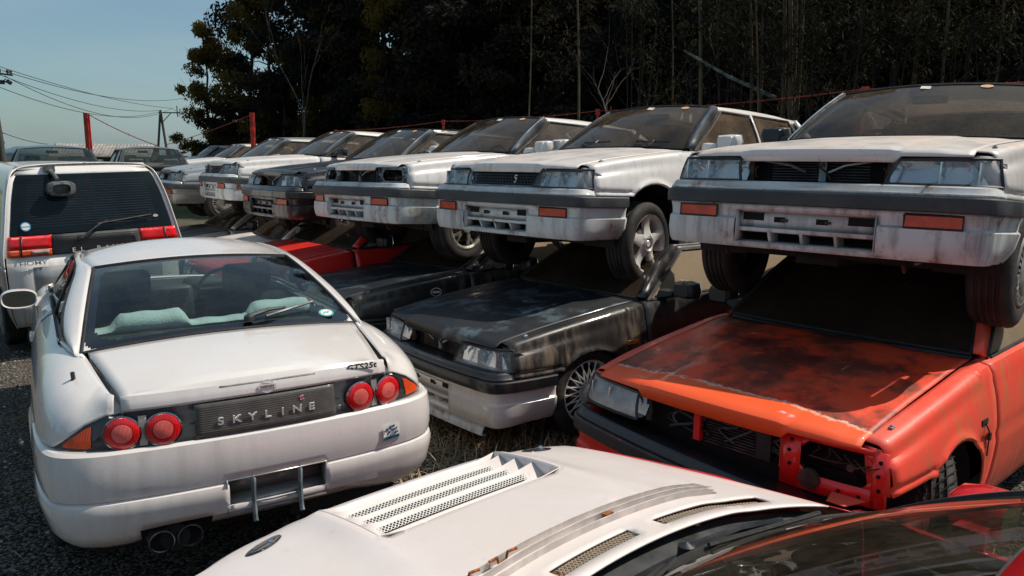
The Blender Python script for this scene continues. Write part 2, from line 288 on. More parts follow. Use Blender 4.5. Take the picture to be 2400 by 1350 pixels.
# ---------------------------------------------------------------- wheels (axle along y, outer face at +y*s)
def mk_wheel(parent, x, y, z, s, style, r=.305, steer=0, w=.19):
    hub = MB(); hub.lathe([(.0, -.02*s), (.07, -.02*s), (.13, -.05*s), (.135, -.11*s), (0, -.11*s)], 20)
    o = hub.build('wheel', M['steel'], parent); o.location = (x, y, z); o.rotation_euler = (0, 0, steer)
    rr = r*.69 if style in ('five', 'lace') else r*.655 if style in ('blade', 'tri') else r*.61
    t = MB(); h = w/2; prof = [(rr, -h*.95), (rr+.008, -h*1.02), (rr+(r-rr)*.5, -h*1.1), (r-.022, -h*1.0), (r-.006, -h*.86), (r, -h*.7)]
    for k in range(4):
        c = (-.48+.32*k)*h; prof += [(r, c-.010), (r-.009, c-.007), (r-.009, c+.007), (r, c+.010)]
    prof += [(r, h*.7), (r-.006, h*.86), (r-.022, h), (rr+(r-rr)*.5, h*1.1), (rr+.008, h*1.02), (rr, h*.95)]
    t.lathe([(a, b*s-h*s) for a, b in prof], 48)
    if style == 'tread':                                  # directional grooves as raised blocks
        for k in range(40):
            for sd in (-1, 1):
                a = 2*PI*k/40; P = []
                for q in range(6):
                    u = q/5; ang = a + u*.30; P.append(((r+.001)*math.cos(ang), (sd*(.012+u*.085))*1.0*(h/.0975)-h*s, (r+.001)*math.sin(ang)))
                t.tube(P, .0032, 4, mi=1, caps=False)
    t.build('tyre', [M['tyre'], M['blackhole']], o, 40)
    m = MB(); mi2 = 0
    barrel = [(rr-.004, -.006), (rr+.004, .002), (rr+.004, -.004), (rr-.012, -.012), (rr-.018, -.04), (rr-.02, -.15)]
    if style == 'plain':
        m.lathe([(rr, 0), (rr-.01, -.012), (rr-.02, -.05), (.13, -.062), (.12, -.045), (.075, -.04), (.06, -.065), (0, -.065)], 32); mat = M['steel']
        for k in range(8):
            a = k*PI/4; m.lathe([(.012, 0), (.006, .002), (0, .002)], 8, (.098*math.cos(a), -.052, .098*math.sin(a)), 1)
        m.v = [(a, b*(-s if False else s), c) for a, b, c in m.v]
    elif style == 'cap':                                # slotted plastic wheel trim
        m.lathe([(rr+.004, .002), (rr-.004, .010), (rr-.02, .006)], 40); m.lathe([(rr-.055, .012), (rr-.07, .018), (.06, .026), (.045, .022), (0, .022)], 40)
        m.lathe([(rr-.02, -.008), (rr-.055, -.008)], 40, mi=1)
        for k in range(30):
            a = 2*PI*k/30
            if k % 10 in (8, 9): continue
            c, q = math.cos(a), math.sin(a); m.box(((rr-.038)*c, .004, (rr-.038)*q), (.045, .014, .014), (0, -a, 0))
        for k in range(3):
            a = 2*PI*(k*10+8.5)/30; m.box(((rr-.038)*math.cos(a), .004, (rr-.038)*math.sin(a)), (.045, .014, .05), (0, -a, 0))
        m.tube([(.012, .028, .014), (-.004, .028, .016), (-.012, .028, .008), (.010, .028, -.006), (.004, .028, -.016), (-.012, .028, -.014)], .003, 5, mi=1)
        mat = M['hubcap']
    elif style == 'five':
        m.lathe(barrel, 48); m.lathe([(.055, .0), (.05, -.004), (.045, -.035), (0, -.035)], 24); m.lathe([(.028, -.01), (.022, -.004), (0, -.004)], 16)
        for k in range(5):
            a = 2*PI*k/5 + .31; c, q = math.cos(a), math.sin(a); G = []
            for u in np.linspace(0, 1, 9):
                R = .04 + (rr-.047)*u; wd = .042*(1-u)**1.4 + .017 + .030*u**4; dp = -.030*(1-(1-u)**2)*(1-u**3) - .002
                row = []
                for k2, (yy, dd) in enumerate(((-1, -.035), (-1, -.006), (-.55, 0), (.55, 0), (1, -.006), (1, -.035))): row.append((R*c - yy*wd*q, dp+dd, R*q + yy*wd*c))
                G.append(row)
            m.grid(G)
        for k in range(4):
            a = PI/2*k+.5; m.lathe([(.009, -.02), (.007, -.012), (0, -.012)], 6, (.05*math.cos(a), 0, .05*math.sin(a)), 1)
        mat = M['alloy']
    elif style == 'lace':
        m.lathe(barrel, 48); m.lathe([(.052, -.004), (.048, .020), (.036, .028), (.034, .018), (0, .018)], 24)
        for k in range(20):
            for sd in (-1, 1):
                a = 2*PI*k/20; b = a + sd*2*PI*2.1/20
                m.tube([(.045*math.cos(a), .0, .045*math.sin(a)), ((rr-.01)*math.cos(b), -.012, (rr-.01)*math.sin(b))], [.006, .004], 5)
        mat = M['alloy']
    elif style == 'tri':
        m.lathe([(rr+.006, .004), (rr-.012, .006), (rr-.03, -.004), (rr-.034, -.02), (rr-.02, -.12)], 48); m.lathe([(.05, .0), (.044, .008), (0, .008)], 24)
        for k in range(36):
            a = 2*PI*k/36; m.lathe([(.0045, 0), (.003, .004), (0, .005)], 6, ((rr-.022)*math.cos(a), .003, (rr-.022)*math.sin(a)))
        for k in range(5):
            a = 2*PI*k/5+.6; c, q = math.cos(a), math.sin(a)
            pts = [(.03, -.016), (.10, -.02), (rr-.03, -.052), (rr-.03, -.022), (.115, 0), (rr-.03, .022), (rr-.03, .052), (.10, .02), (.03, .016)]
            m.prism([(R*c-t_*q, -.006, R*q+t_*c) for R, t_ in pts], (0, -.02, 0))
        mat = M['alloy_dirty']
    else:                                               # 'blade' wheel trim
        m.lathe([(rr+.004, .002), (rr-.006, .010), (rr-.022, .004), (rr-.03, -.006)], 40); m.lathe([(.06, .014), (.03, .02), (0, .02)], 24); m.lathe([(rr-.03, -.012), (.05, -.008)], 40)
        for k in range(7):
            a = 2*PI*k/7; G = []
            for u in np.linspace(0, 1, 6):
                R = .055+(rr-.083)*u; b = a+.35*u; c, q = math.cos(b), math.sin(b); G.append([(R*c-yy*.026*(1-.3*u)*q, h2, R*q+yy*.026*(1-.3*u)*c) for yy, h2 in ((-1, -.008), (-.8, .010), (.8, .004), (1, -.008))])
            m.grid(G)
        mat = M['alloy_dirty']
    if style != 'plain': m.v = [(a, b*s, c) for a, b, c in m.v]
    m.build('rim', [mat, M['blackhole']], o, 30)
    return o

# ---------------------------------------------------------------- the boxy saloon / coupe (origin on the ground under the front axle, x forward)
Wf = pch([-3.86, -3.6, -2.6, -1, 0, .4, .6, .80], [.76, .80, .845, .85, .85, .843, .83, .805])
ZS = pch([-3.85, -3.0, -2, -.5, 0, .4, .75], [.915, .935, .935, .912, .862, .81, .748])
ACX, ACZ, AR = .03, .29, .366
RCX = -2.615
def side_sec(x, N, zlow, front):
    w, z = float(Wf(x)), float(ZS(x))
    p = [(w-.142, z+.006), (w-.082, z+.002), (w-.060, z-.008), (w-.050, z-.026), (w-.042, z-.07), (w-.020, (z+.605)/2), (w-.002, .618), (w-.014, .598), (w-.002, .57), (w+.001, .555), (w-.003, .48), (w-.02, .34), (w-.055, .20)]
    d = spl(p, 90)
    k = np.searchsorted(-d[:, 1], -zlow)
    if 0 < k < len(d): a = d[k-1]; b = d[k]; t = (a[1]-zlow)/(a[1]-b[1]+1e-9); d = np.vstack([d[:k], a+(b-a)*t])
    return resamp(d, N)
def side_patch(mb, x0, x1, s, N=22, top=None, extra=(), z0=None, arch=True):
    xs = set(np.linspace(x0, x1, max(3, int(abs(x1-x0)/.06)+1)))
    for cx in (ACX, RCX):
        if arch:
            for a in np.linspace(0, PI, 25):
                q = cx + AR*math.cos(a)
                if min(x0, x1) < q < max(x0, x1): xs.add(q)
    xs |= set(extra); xs = sorted(xs, reverse=True); G = []
    for x in xs:
        zl = .20 if z0 is None else z0
        for cx in (ACX, RCX):
            d = x - cx
            if arch and abs(d) < AR+1e-6: zl = max(zl, ACZ + math.sqrt(max(AR*AR - d*d, 0)))
        if x > .27 and arch: zl = .566
        sec = side_sec(x, N, zl, True); row = []
        if top: sec = resamp(np.vstack([[sec[0]], sec[1:]]), N)
        for y, z in sec:
            fl = 0
            for cx in (ACX, RCX):
                r = math.hypot(x-cx, z-ACZ)
                if z > ACZ-.1: fl += .014*math.exp(-((r-AR-.012)/.022)**2)
            row.append((x, s*(y+fl), z))
        G.append(row)
    mb.grid(G)
BP = spl([(.34, .858), (.45, .857), (.60, .848), (.70, .834), (.757, .815), (.788, .783), (.806, .73), (.822, .62), (.838, .45), (.852, .22), (.857, 0)], 60)
BPF = np.vstack([BP, (BP*[1, -1])[::-1][1:]])
def pathn(P):
    t = np.gradient(P, axis=0); n = np.stack([-t[:, 1], t[:, 0]], 1); n /= np.linalg.norm(n, axis=1)[:, None]
    k = len(n)//2
    if np.dot(n[k], P[k]-P.mean(0)) < 0: n = -n
    return n
def sweep(mb, P, sec, mi=0, skip=None, tap=None):
    n = pathn(P); G = []
    for i in range(len(P)):
        row = []
        for k, (z, o) in enumerate(sec):
            dz = tap(P[i], z) if tap else 0
            row.append((P[i, 0]+n[i, 0]*o, P[i, 1]+n[i, 1]*o, z+dz))
        G.append(row)
    mb.grid(G, mi, skip)
def bx(y): return float(np.interp(abs(y), BP[::-1, 1], BP[::-1, 0]))
def hood_z(x, y):
    a = abs(y)/.70
    return ZS(x) + .006 + .020*(1-a**2.2) + .007*sstep(.40, .34, abs(y)) + .004*sstep(.62, .56, abs(y))
def hood_xf(y): return .752 - .058*(abs(y)/.70)**2
def hood_xr(y): return -.375 - .10*(abs(y)/.70)**2
def wsb(y): return (-.425-.095*(abs(y)/.70)**2, y, .940+.012*(1-(y/.7)**2))
def wst(y): return (-.985-.05*(abs(y)/.56)**2, y, 1.308+.026*(1-(y/.56)**2))
DROOP = .06
def r31(label, pos, yaw, pit=0, roll=0, z=0, body='white1', hood=None, fender=None, bumper='bump_w', strip='strip', grille='open', heads='LR', sockets=False, coupe=False,
        wl='plain', wr='plain', wrl='plain', lift=0, wsg='g_dusty', mir='body', mirs='LR', roofdz=0, group=None, signals=True, stickers=True, rear=False, skirt=None, frames='rubber', bumper_top=None, rails=True, wiper=False, molding=True, opened=0, seatc='seat_brown', dc=(.036), fr='', hoodlift=0, far=False, drop=(0, 0), crush=1, steer=0, repeater=False):
    root = empty('saloon_car' if not coupe else 'coupe_car', (pos[0], pos[1], z), (roll, 0, yaw), label, 'car', group)
    root.rotation_mode = 'XYZ'; root.rotation_euler = (roll, pit, yaw)
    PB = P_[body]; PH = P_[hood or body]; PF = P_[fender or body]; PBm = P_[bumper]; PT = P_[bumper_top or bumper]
    K = lambda n, m, mb, **k: mb.build(n, m, root, **k)
    # bonnet
    ys = np.r_[-np.linspace(0, .698, 25)[::-1], np.linspace(0, .698, 25)[1:]]; ys = np.array(sorted(set(np.round(np.r_[ys, -.41, -.375, .375, .41], 4))))
    G = []
    for u in np.r_[0, .012, .03, np.linspace(.06, 1, 22)]:
        row = []
        for y in ys:
            xf, xr = hood_xf(y), hood_xr(y); x = xf + (xr-xf)*u; zz = float(hood_z(x, y))
            if u < .03: 
                lipz = .715 + .028*float(sstep(.375, .41, abs(y))); zz = lipz + (float(hood_z(xf, y))-.010-lipz)*(u/.012 if u < .012 else 1)*(0 if u == 0 else 1); x += .006 if u == 0 else .004
            row.append((x, y, zz + hoodlift*(1-u)*1.0))
        G.append(row)
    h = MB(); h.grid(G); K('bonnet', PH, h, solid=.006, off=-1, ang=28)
    # wings
    for s in (1, -1):
        f = MB(); side_patch(f, -.472, .652, s); 
        # headlight return: closes the front edge of the wing inward
        w = float(Wf(.652)); f.grid([[(.652, s*(w-.01), .566), (.652, s*(w-.10), .566)], [(.652, s*(w-.02), .67), (.652, s*(w-.12), .67)], [(.652, s*(w-.06), float(ZS(.652))-.015), (.652, s*(w-.13), float(ZS(.652))-.012)]])
        K('wing', PF, f, solid=.005, off=0)
    # doors and quarters
    ends = [-.480, -1.76] if coupe else [-.480, -1.50, -2.32]
    for s in (1, -1):
        for a, b in zip(ends[:-1], ends[1:]):
            d = MB(); side_patch(d, a-.004, b+.004, s, extra=()); o = K('door', PB, d, solid=.005, off=0)
            hn = MB(); hx = b+.16; hn.box((hx, s*(float(Wf(hx))-.012), .80), (.15, .022, .045)); hn.build('door_handle', M['plastic'], o, bevel=.005)
        q = MB(); side_patch(q, ends[-1]-.004, -3.80, s)
        K('rear_wing', PB, q, solid=.005, off=0)
        if molding:
            mo = MB(); G = []
            for x in np.linspace(-.345, -2.24, 30):
                y = float(Wf(x)); G.append([(x, s*(y-.004), .565), (x, s*(y+.010), .560), (x, s*(y+.012), .50), (x, s*(y-.004), .492)])
            mo.grid(G); K('side_moulding', M['strip'], mo)
    # boot, tail
    G = [[(x, y, float(ZS(x))+.006+.012*(1-(y/.7)**2) - (.012 if u == 0 else 0)) for y in np.linspace(-.69, .69, 15)] for u, x in enumerate(np.linspace(-3.0, -3.83, 8))]
    G.append([(-3.85, y, .86) for y in np.linspace(-.68, .68, 15)]); b = MB(); b.grid(G); K('boot_lid', PB, b, solid=.006, off=-1)
    b = MB(); b.grid([[(-3.84, y, .86), (-3.86, y, .62), (-3.83, y, .55)] for y in np.linspace(-.70, .70, 9)]); K('tail_panel', PB, b, solid=.004)
    for s in (1, -1):
        b = MB(); b.hexa([(-3.87, s*.30, .66), (-3.87, s*.72, .66), (-3.87, s*.71, .83), (-3.87, s*.30, .83)], [(-3.83, s*.30, .66), (-3.80, s*.75, .66), (-3.80, s*.73, .83), (-3.83, s*.30, .83)]); K('tail_light', M['red'], b)
    P = spl([(-3.0, .862), (-3.5, .845), (-3.82, .79), (-3.92, .68), (-3.95, .3), (-3.955, 0)], 24); P = np.vstack([P, (P*[1, -1])[::-1][1:]]); nn = pathn(P)
    b = MB(); b.grid([[(p[0], p[1], .60), (p[0], p[1], .50), (p[0]*.99, p[1]*.98, .32), (p[0]*.985, p[1]*.95, .26)] for p in P]); K('rear_bumper', PBm, b, solid=.006)
    # roof and greenhouse; half width at the drip rail
    rz = lambda x: 1.308 + .052*math.sin(PI*min(1, max(0, (-.98+-x)/1.5))**.9) if x > -2.5 else 1.30
    def roofp(x, y): 
        hw = .565-.02*sstep(-1.6, -2.4, x); return (x, y*hw, 1.303 + (.028 + .030*math.sin(PI*np.clip((-1.0-x)/1.42, 0, 1)))*(1-abs(y)**2.6) + roofdz*(1-abs(y))*math.sin(PI*np.clip((-1.0-x)/1.42, 0, 1)) - .018*float(sstep(-1.9, -2.42, x)))
    V = np.linspace(-1, 1, 25); G = []
    for x0 in np.linspace(-.99, -2.40, 20): G.append([roofp(x0 - .05*y*y*(1 if x0 > -1.5 else 0)*(1-(-.99-x0)/.51 if x0 > -1.5 else 0), y) for y in V])
    b = MB(); b.grid(G); K('roof', PB, b, solid=.012, off=-1)
    hw1 = .70; 
    # windscreen
    G = [[np.array(wsb(y*.688))*(1-u)+np.array(wst(y*.548))*u + np.array([.03, 0, .04])*4*u*(1-u)*.35 for y in np.linspace(-1, 1, 17)] for u in np.linspace(0, 1, 9)]
    ws = MB(); ws.grid(G); wo = K('windscreen', M[wsg], ws)
    Gs = np.array(G)
    if not far:
        fr_ = MB(); ed = [Gs[:, 0], Gs[:, -1], Gs[0, :], Gs[-1, :]]
        for e in ed: fr_.tube(e, .011, 5)
        fr_.build('window_seal', M['rubber'], wo)
    if stickers:
        c = Gs[7, 13]*.55+Gs[8, 13]*.45; n_ = np.cross(Gs[8, 13]-Gs[6, 13], Gs[7, 14]-Gs[7, 12]); n_ /= np.linalg.norm(n_); n_ *= np.sign(n_[0])
        st = MB(); e1 = Gs[7, 14]-Gs[7, 12]; e1 = e1/np.linalg.norm(e1); e2 = np.cross(n_, e1)
        st.prism([c + n_*.004 + e1*.036*math.cos(a) + e2*.022*math.sin(a) for a in np.linspace(0, 2*PI, 18)[:-1]], n_*.002); st.build('inspection_sticker', M['cream'], wo)
        c = Gs[7, 8]*.6+Gs[8, 8]*.4; st = MB(); st.prism([c+n_*.004+e1*a+e2*q for a, q in ((-.03, -.022), (.03, -.022), (.03, .022), (-.03, .022))], n_*.002); st.build('inspection_sticker', M['sticker'], wo)
    # rear window
    wr0 = lambda y: np.array((-2.93+.06*(1-(y/.66)**2)*-1, y, .955)); wr1 = lambda y: np.array((-2.41, y, 1.290+.02*(1-(y/.54)**2)))
    G = [[wr0(y*.655)*(1-u)+wr1(y*.54)*u + np.array([-.03, 0, .03])*4*u*(1-u)*.4 for y in np.linspace(-1, 1, 11)] for u in np.linspace(0, 1, 6)]
    b = MB(); b.grid(G); K('rear_window', M['g_clear' if rear else 'g_dusty'], b)
    Gr = np.array(G)
    for s in (1, -1):
        wb = lambda x: float(Wf(x))-.112
        # A pillar: between windscreen edge and door glass
        j = -1 if s > 0 else 0
        wsE = Gs[:, j]; top = np.array((-1.105, s*.576, 1.284)); bot = np.array((-.560, s*wb(-.6), .925)); a = MB()
        ap_ = MB(); ap_.grid([[wsE[i]+[0, s*.006, .004], wsE[i]+[-.02, s*.032*(1), .0], bot*(1-i/8)+top*(i/8)+[0, s*.006*math.sin(PI*i/8), 0]] for i in range(9)])
        K('pillar', M['strip'] if lift > .03 and not rear else PB, ap_, solid=.012, off=-1)
        tr_ = MB(); tr_.grid([[wsE[i]+[.004, s*.002, .009], wsE[i]+[-.016, s*.024, .007]] for i in range(9)]); K('pillar_trim', M['rubber'], tr_, solid=.006)
        if lift > .03 and not rear: tr_ = MB(); tr_.tube([wsE[i]+[-.018, s*.027, .010] for i in range(9)], .007, 6); K('chrome_strip', M['chrome'], tr_)
        a.grid([[p, p+np.array([0, -s*.03, -.01])] for p in (bot*(1-i/8)+top*(i/8) for i in range(9))])
        # roof rail
        rl = []
        for x in np.linspace(-1.03, -2.40, 14):
            e = np.array(roofp(x, s*1.0)); rl.append([e, e+[0, s*.014, -.012], e+[0, s*.020, -.030], e+[0, s*.002, -.034]])
        a.grid(rl); dr = MB(); dr.tube([np.array(q_[2])+[0, s*.004, 0] for q_ in rl], .007, 5); dr.tube([bot*(1-i/8)+top*(i/8)+[0, s*.010, 0] for i in range(9)], .008, 5); K('drip_rail', M['rubber'], dr)
        # C pillar
        c0 = np.array((-2.36 if not coupe else -2.30, s*.575, 1.272)); c1 = np.array((-2.58 if not coupe else -2.62, s*wb(-2.55), .938))
        rE = Gr[:, j]; a.grid([[c1*(1-i/5)+c0*(i/5), c1*(1-i/5)*.5+c0*(i/5)*.5+rE[i]*.5+[0, s*.02, .01], rE[i]+[0, s*.004, .002]] for i in range(6)])
        a.grid([[(-2.58, s*wb(-2.6), .938), (-2.58, s*(wb(-2.6)-.04), .945)], [(-3.02, s*.70, .94), (-3.02, s*.60, .945)]])
        K('pillar', PB, a, solid=.012, off=-1)
        # glasses and frames
        spans = [(-.575, -1.545, -1.12, -1.56), (-1.60, -2.30, -1.605, -2.22)] if not coupe else [(-.575, -1.72, -1.12, -1.66), (-1.78, -2.50, -1.74, -2.27)]
        for k, (xb0, xb1, xt0, xt1) in enumerate(spans):
            q = [np.array((xb0, s*wb(xb0), .925)), np.array((xb1, s*wb(xb1), .935)), np.array((xt1, s*.583, 1.274)), np.array((xt0, s*.588, 1.277))]
            G = [[(q[0]*(1-u)+q[1]*u)*(1-v)+(q[3]*(1-u)+q[2]*u)*v + [0, s*.012*math.sin(PI*v), 0] for v in np.linspace(0, 1, 7)] for u in np.linspace(0, 1, 5)]
            g = MB(); g.grid(G); go = K('side_window', M['g_side' if wsg != 'g_rear' else 'g_sideb'], g)
            if not far:
                f = MB(); loop = [G[0][i] for i in range(7)] + [G[i][6] for i in range(1, 5)] + [G[4][i] for i in range(5, -1, -1)] + [G[i][0] for i in range(3, -1, -1)]
                f.tube([p+np.array([0, s*.006, 0]) for p in loop], .010, 5); f.build('window_frame', M[frames], go)
        b = MB(); xb, xt = ((-1.572, -1.582) if not coupe else (-1.75, -1.70))
        b.grid([[(xb*(1-v)+xt*v+dx, s*(wb(xb)*(1-v)+.585*v+.012*math.sin(PI*v)+.004), .93*(1-v)+1.276*v) for v in np.linspace(0, 1, 6)] for dx in (.028, -.028)]); K('pillar', M['rubber'] if frames == 'rubber' else PB, b, solid=.01)
        if not coupe and not far:
            b = MB(); b.hexa([(-2.32, s*wb(-2.3), .94), (-2.50, s*wb(-2.5), .94), (-2.34, s*.585, 1.24), (-2.25, s*.585, 1.27)], [(-2.32, s*(wb(-2.3)-.008), .94), (-2.50, s*(wb(-2.5)-.008), .94), (-2.34, s*.577, 1.24), (-2.25, s*.577, 1.27)]); K('quarter_window', M['g_side'], b)
        # belt moulding
        b = MB(); b.tube([(x, s*(wb(x)+.012), float(ZS(x))+.010) for x in np.linspace(-.6, -2.55, 12)], .010, 6); K('belt_strip', M['rubber'], b)
        if ('L' if s > 0 else 'R') in mirs:
            b = MB(); y0 = .80; G = []
            for u, k in ((0, .55), (.03, .9), (.09, 1), (.115, .93)):
                G.append([(-.70+.0+u*-1*.9, s*(.925+yy*k), 1.0+zz*k) for yy, zz in ((-.095, -.055), (.0, -.062), (.085, -.055), (.10, 0), (.085, .055), (0, .06), (-.095, .055), (-.10, 0))])
            b.grid(G, cv=True); b.f.append(tuple(range(b.n-8, b.n))); b.m.append(1); b.f.append(tuple(range(7, -1, -1))); b.m.append(0)
            b.hexa([(-.64, s*.745, .93), (-.76, s*.745, .94), (-.76, s*.735, 1.0), (-.68, s*.735, .99)], [(-.69, s*.85, .955), (-.75, s*.85, .955), (-.75, s*.85, .99), (-.70, s*.85, .985)])
            o = K('door_mirror', [PB if mir == 'body' else M['plastic'], M['chrome']], b, bevel=.008)
    # strip and bumper
    b = MB(); sweep(b, BPF, [(.488, -.012), (.488, .006), (.493, .013), (.524, .015), (.554, .013), (.561, .008), (.561, -.012)]); K('bumper_strip', M[strip] if strip in M else P_[strip], b, ang=28)
    b = MB(); sweep(b, BPF[[i for i in range(len(BPF)) if BPF[i, 0] > .655]], [(.562, -.004), (.572, -.006), (.578, -.012), (.600, -.024), (.607, -.034), (.606, -.14)]); K('bumper_top', PT, b, solid=.004, ang=25)
    lo = MB(); op = lambda i, j: abs((BPF[i, 1]+BPF[min(i+1, len(BPF)-1), 1])/2) < .352 and 2 <= j <= 5
    SECL = [(.489, -.010), (.470, -.014), (.458, -.018), (.420, -.022), (.408, -.006), (.34, -.004), (.286, -.016), (.264, -.030), (.262, -.06)]
    Wt = lambda p, z: 0
    sweep(lo, BPF, SECL, skip=op)
    # recess walls, mounting plate, fins
    ya = [y for y in np.linspace(-.355, .355, 12)]
    B_ = lambda y, o, z: (bx(y)+o, y, z)
    lo.grid([[B_(y, -.018, .458), B_(y, -.055, .450)] for y in ya]); lo.grid([[B_(y, -.055, .452), B_(y, -.055, .368)] for y in ya], skip=lambda i, j: i in (1, 2, 8, 9) and False)
    lo.grid([[B_(y, -.055, .368), B_(y, -.022, .366), B_(y, -.024, .350), B_(y, -.06, .345)] for y in ya])
    lo.grid([[B_(y, -.014, .288), B_(y, -.14, .305)] for y in ya])
    for s in (1, -1): lo.grid([[B_(s*.353, -.012, .458), B_(s*.353, -.06, .458)], [B_(s*.353, -.008, .38), B_(s*.353, -.07, .38)], [B_(s*.353, -.010, .286), B_(s*.353, -.13, .29)]])
    for y in (-.17, 0, .17): lo.add([B_(y-.006, -.020, .352), B_(y+.006, -.020, .352), B_(y+.006, -.05, .292), B_(y-.006, -.05, .292), B_(y-.006, -.12, .352), B_(y+.006, -.12, .352), B_(y+.006, -.13, .300), B_(y-.006, -.13, .300)], [(0, 1, 2, 3), (4, 7, 6, 5), (0, 3, 7, 4), (1, 5, 6, 2), (3, 2, 6, 7), (0, 4, 5, 1)])
    lo.v = [(x - .022*max(0, (.49-z)/.22)*(abs(y) > .8), y*(1-.05*max(0, (.42-z)/.16)*float(sstep(.75, .5, x))), z) for x, y, z in lo.v]
    blo = K('front_bumper', PBm, lo, solid=.004)
    for y0, y1, z0, z1 in ((-.335, -.215, .405, .446), (.215, .335, .405, .446), (-.16, -.10, .40, .428), (.06, .12, .40, .428)):
        b = MB(); b.add([B_(y0, -.0525, z0), B_(y1, -.0525, z0), B_(y1, -.0525, z1), B_(y0, -.0525, z1)], [(0, 1, 2, 3)]); b.build('bracket_slot', M['blackhole'], blo)
    for y in (-.10, .12): b = MB(); b.box((.803, y, .412), (.02, .03, .014)); b.build('plate_bracket', M['iron'], blo)
    b = MB(); b.grid([[(.70, y, .37), (.71, y, .28)] for y in (-.36, 0, .36)]); b.build('intake_backing', M['blackhole'], blo)
    for s in (1, -1):
        if signals:
            b = MB(); ysg = np.linspace(.478, .708, 6)
            b.grid([[B_(s*y, -.03, .472), B_(s*y, -.006, .470), B_(s*y, -.004, .420), B_(s*y, -.03, .417)] for y in ysg]); b.grid([[B_(s*.478, -.03, .472), B_(s*.478, -.006, .47)], [B_(s*.478, -.03, .417), B_(s*.478, -.004, .42)]])
            o = b.build('turn_signal', M['amber'], blo)
            b = MB(); b.tube([B_(s*y, -.007, z) for y, z in ((.474, .476), (.59, .476), (.712, .474), (.712, .414), (.59, .414), (.474, .414), (.474, .476))], .006, 5); b.build('signal_bezel', M['plastic'], o)
    # headlights
    loP = spl([(.800, .365), (.786, .55), (.762, .69), (.715, .775), (.655, .818)], 16); upP = spl([(.742, .402), (.722, .56), (.700, .69), (.665, .755), (.630, .792)], 16)
    for s in (1, -1):
        has = ('L' if s > 0 else 'R') in heads
        bk = MB(); bk.grid([[(.60, s*.36, .60), (.60, s*.36, .75)], [(.60, s*.80, .60), (.55, s*.76, .75)]], mi=0); K('headlight_cavity', M['blackhole'], bk)
        if has:
            G = [[(p[0]*(1-v)+q[0]*v+.008*math.sin(PI*v), s*(p[1]*(1-v)+q[1]*v), .612*(1-v)+(.728+.010*i/15)*v) for v in np.linspace(0, 1, 5)] for i, (p, q) in enumerate(zip(loP, upP))]
            g = MB(); g.grid(G); ho = K('headlight', M['head'] if fr != 'dusty' else M['head_dusty'], g, ang=60)
            Gh = np.array(G); f = MB(); loop = list(Gh[:, 0])+list(Gh[-1, 1:])+list(Gh[::-1, -1])+list(Gh[0, ::-1][1:]); f.tube(loop, .008, 5); f.build('bezel', M['plastic'], ho)
            rf = MB()
            for cy, cx, rw in ((.50, .735, .095), (.66, .715, .055)):
                rf.grid([[(cx-.085*(1-t*t)-.02*(cy > .6)*0-.02, s*(cy+rw*t*math.cos(a)), .668+.052*t*math.sin(a)) for a in np.linspace(0, 2*PI, 17)] for t in np.linspace(.08, 1, 6)])
                rf.lathe([(.018, 0), (.018, .03), (.010, .04), (0, .04)], 12, (cx-.10, s*cy, .668), axis='x')
            rf.grid([[(p[0]-.03-.05*(k == 0)*0, s*p[1], .614), (p[0]-.07, s*p[1], .618), (p[0]-.10, s*(p[1]-.01), .70), (p[0]-.06, s*p[1]*.99, .722)] for k, p in enumerate(loP)])
            rf.box((.735, s*.585, .668), (.05, .006, .10)); rf.box((.70, s*.735, .668), (.05, .006, .10))
            rf.build('reflector', M['reflector'], ho, ang=60)
        elif sockets:                                     # bare headlamp panel with holes and loose wiring
            p = MB(); Y0, Y1 = .36, .80; fx = lambda y: .70-.05*((y-.4)/.4)**2
            def rect(y0, y1, z0, z1): p.grid([[(fx(y), s*y, z0), (fx(y), s*y, z1)] for y in np.linspace(y0, y1, 4)])
            ZB = .50 if drop != (0, 0) else .60; ZH = ZB+.075 if drop != (0, 0) else .628
            rect(Y0, .45, ZB, .74); rect(.74, Y1, ZB, .74); rect(.45, .74, ZB, ZH); rect(.45, .74, .722, .745)
            for hy, hz_ in ((.405, .60), (.40, .66), (.41, .71), (.77, .58), (.765, .64), (.77, .70), (.52, .535), (.62, .54), (.70, .535)):
                if hz_ > ZB+.02: p.lathe([(.008, 0), (0, .001)], 10, (fx(hy)+.005, s*hy, hz_), axis='x', mi=1)
            for cy, cz in ((.45, ZH), (.74, ZH), (.45, .722), (.74, .722)):
                sy = 1 if cy < .6 else -1; sz = 1 if cz < .67 else -1; p.add([(fx(cy), s*cy, cz), (fx(cy), s*(cy+sy*.035), cz), (fx(cy), s*cy, cz+sz*.035)], [(0, 1, 2)])
            po_ = K('headlight_panel', [P_['red2'] if 'red' in body else M['bluesteel'], M['blackhole']], p, solid=.006)
            wv = MB()
            for k in range(5):
                y0 = .48+.05*k; wv.tube([(.66, s*(y0+.03*rnd.uniform(-1, 1)), .72-.01*k), (.68, s*(y0+.04), .69-.01*k), (.69, s*(y0+.06*rnd.random()), .655), (.65, s*(y0+.1), .64+.01*k)], .0035, 5)
            wv.lathe([(.0, .0), (.016, .0), (.016, .03), (0, .03)], 10, (.66, s*.66, .65), axis='x'); wv.lathe([(0, 0), (.045, 0), (.045, .02), (.02, .026), (0, .026)], 20, (.70, s*.50, .56), axis='x'); wv.build('wiring', M['iron'], po_)
    # grille zone
    rd = MB(); rd.grid([[(.66, y, .58), (.64, y, .74)] for y in (-.40, 0, .40)]); K('radiator_core', M['blackhole'], rd)
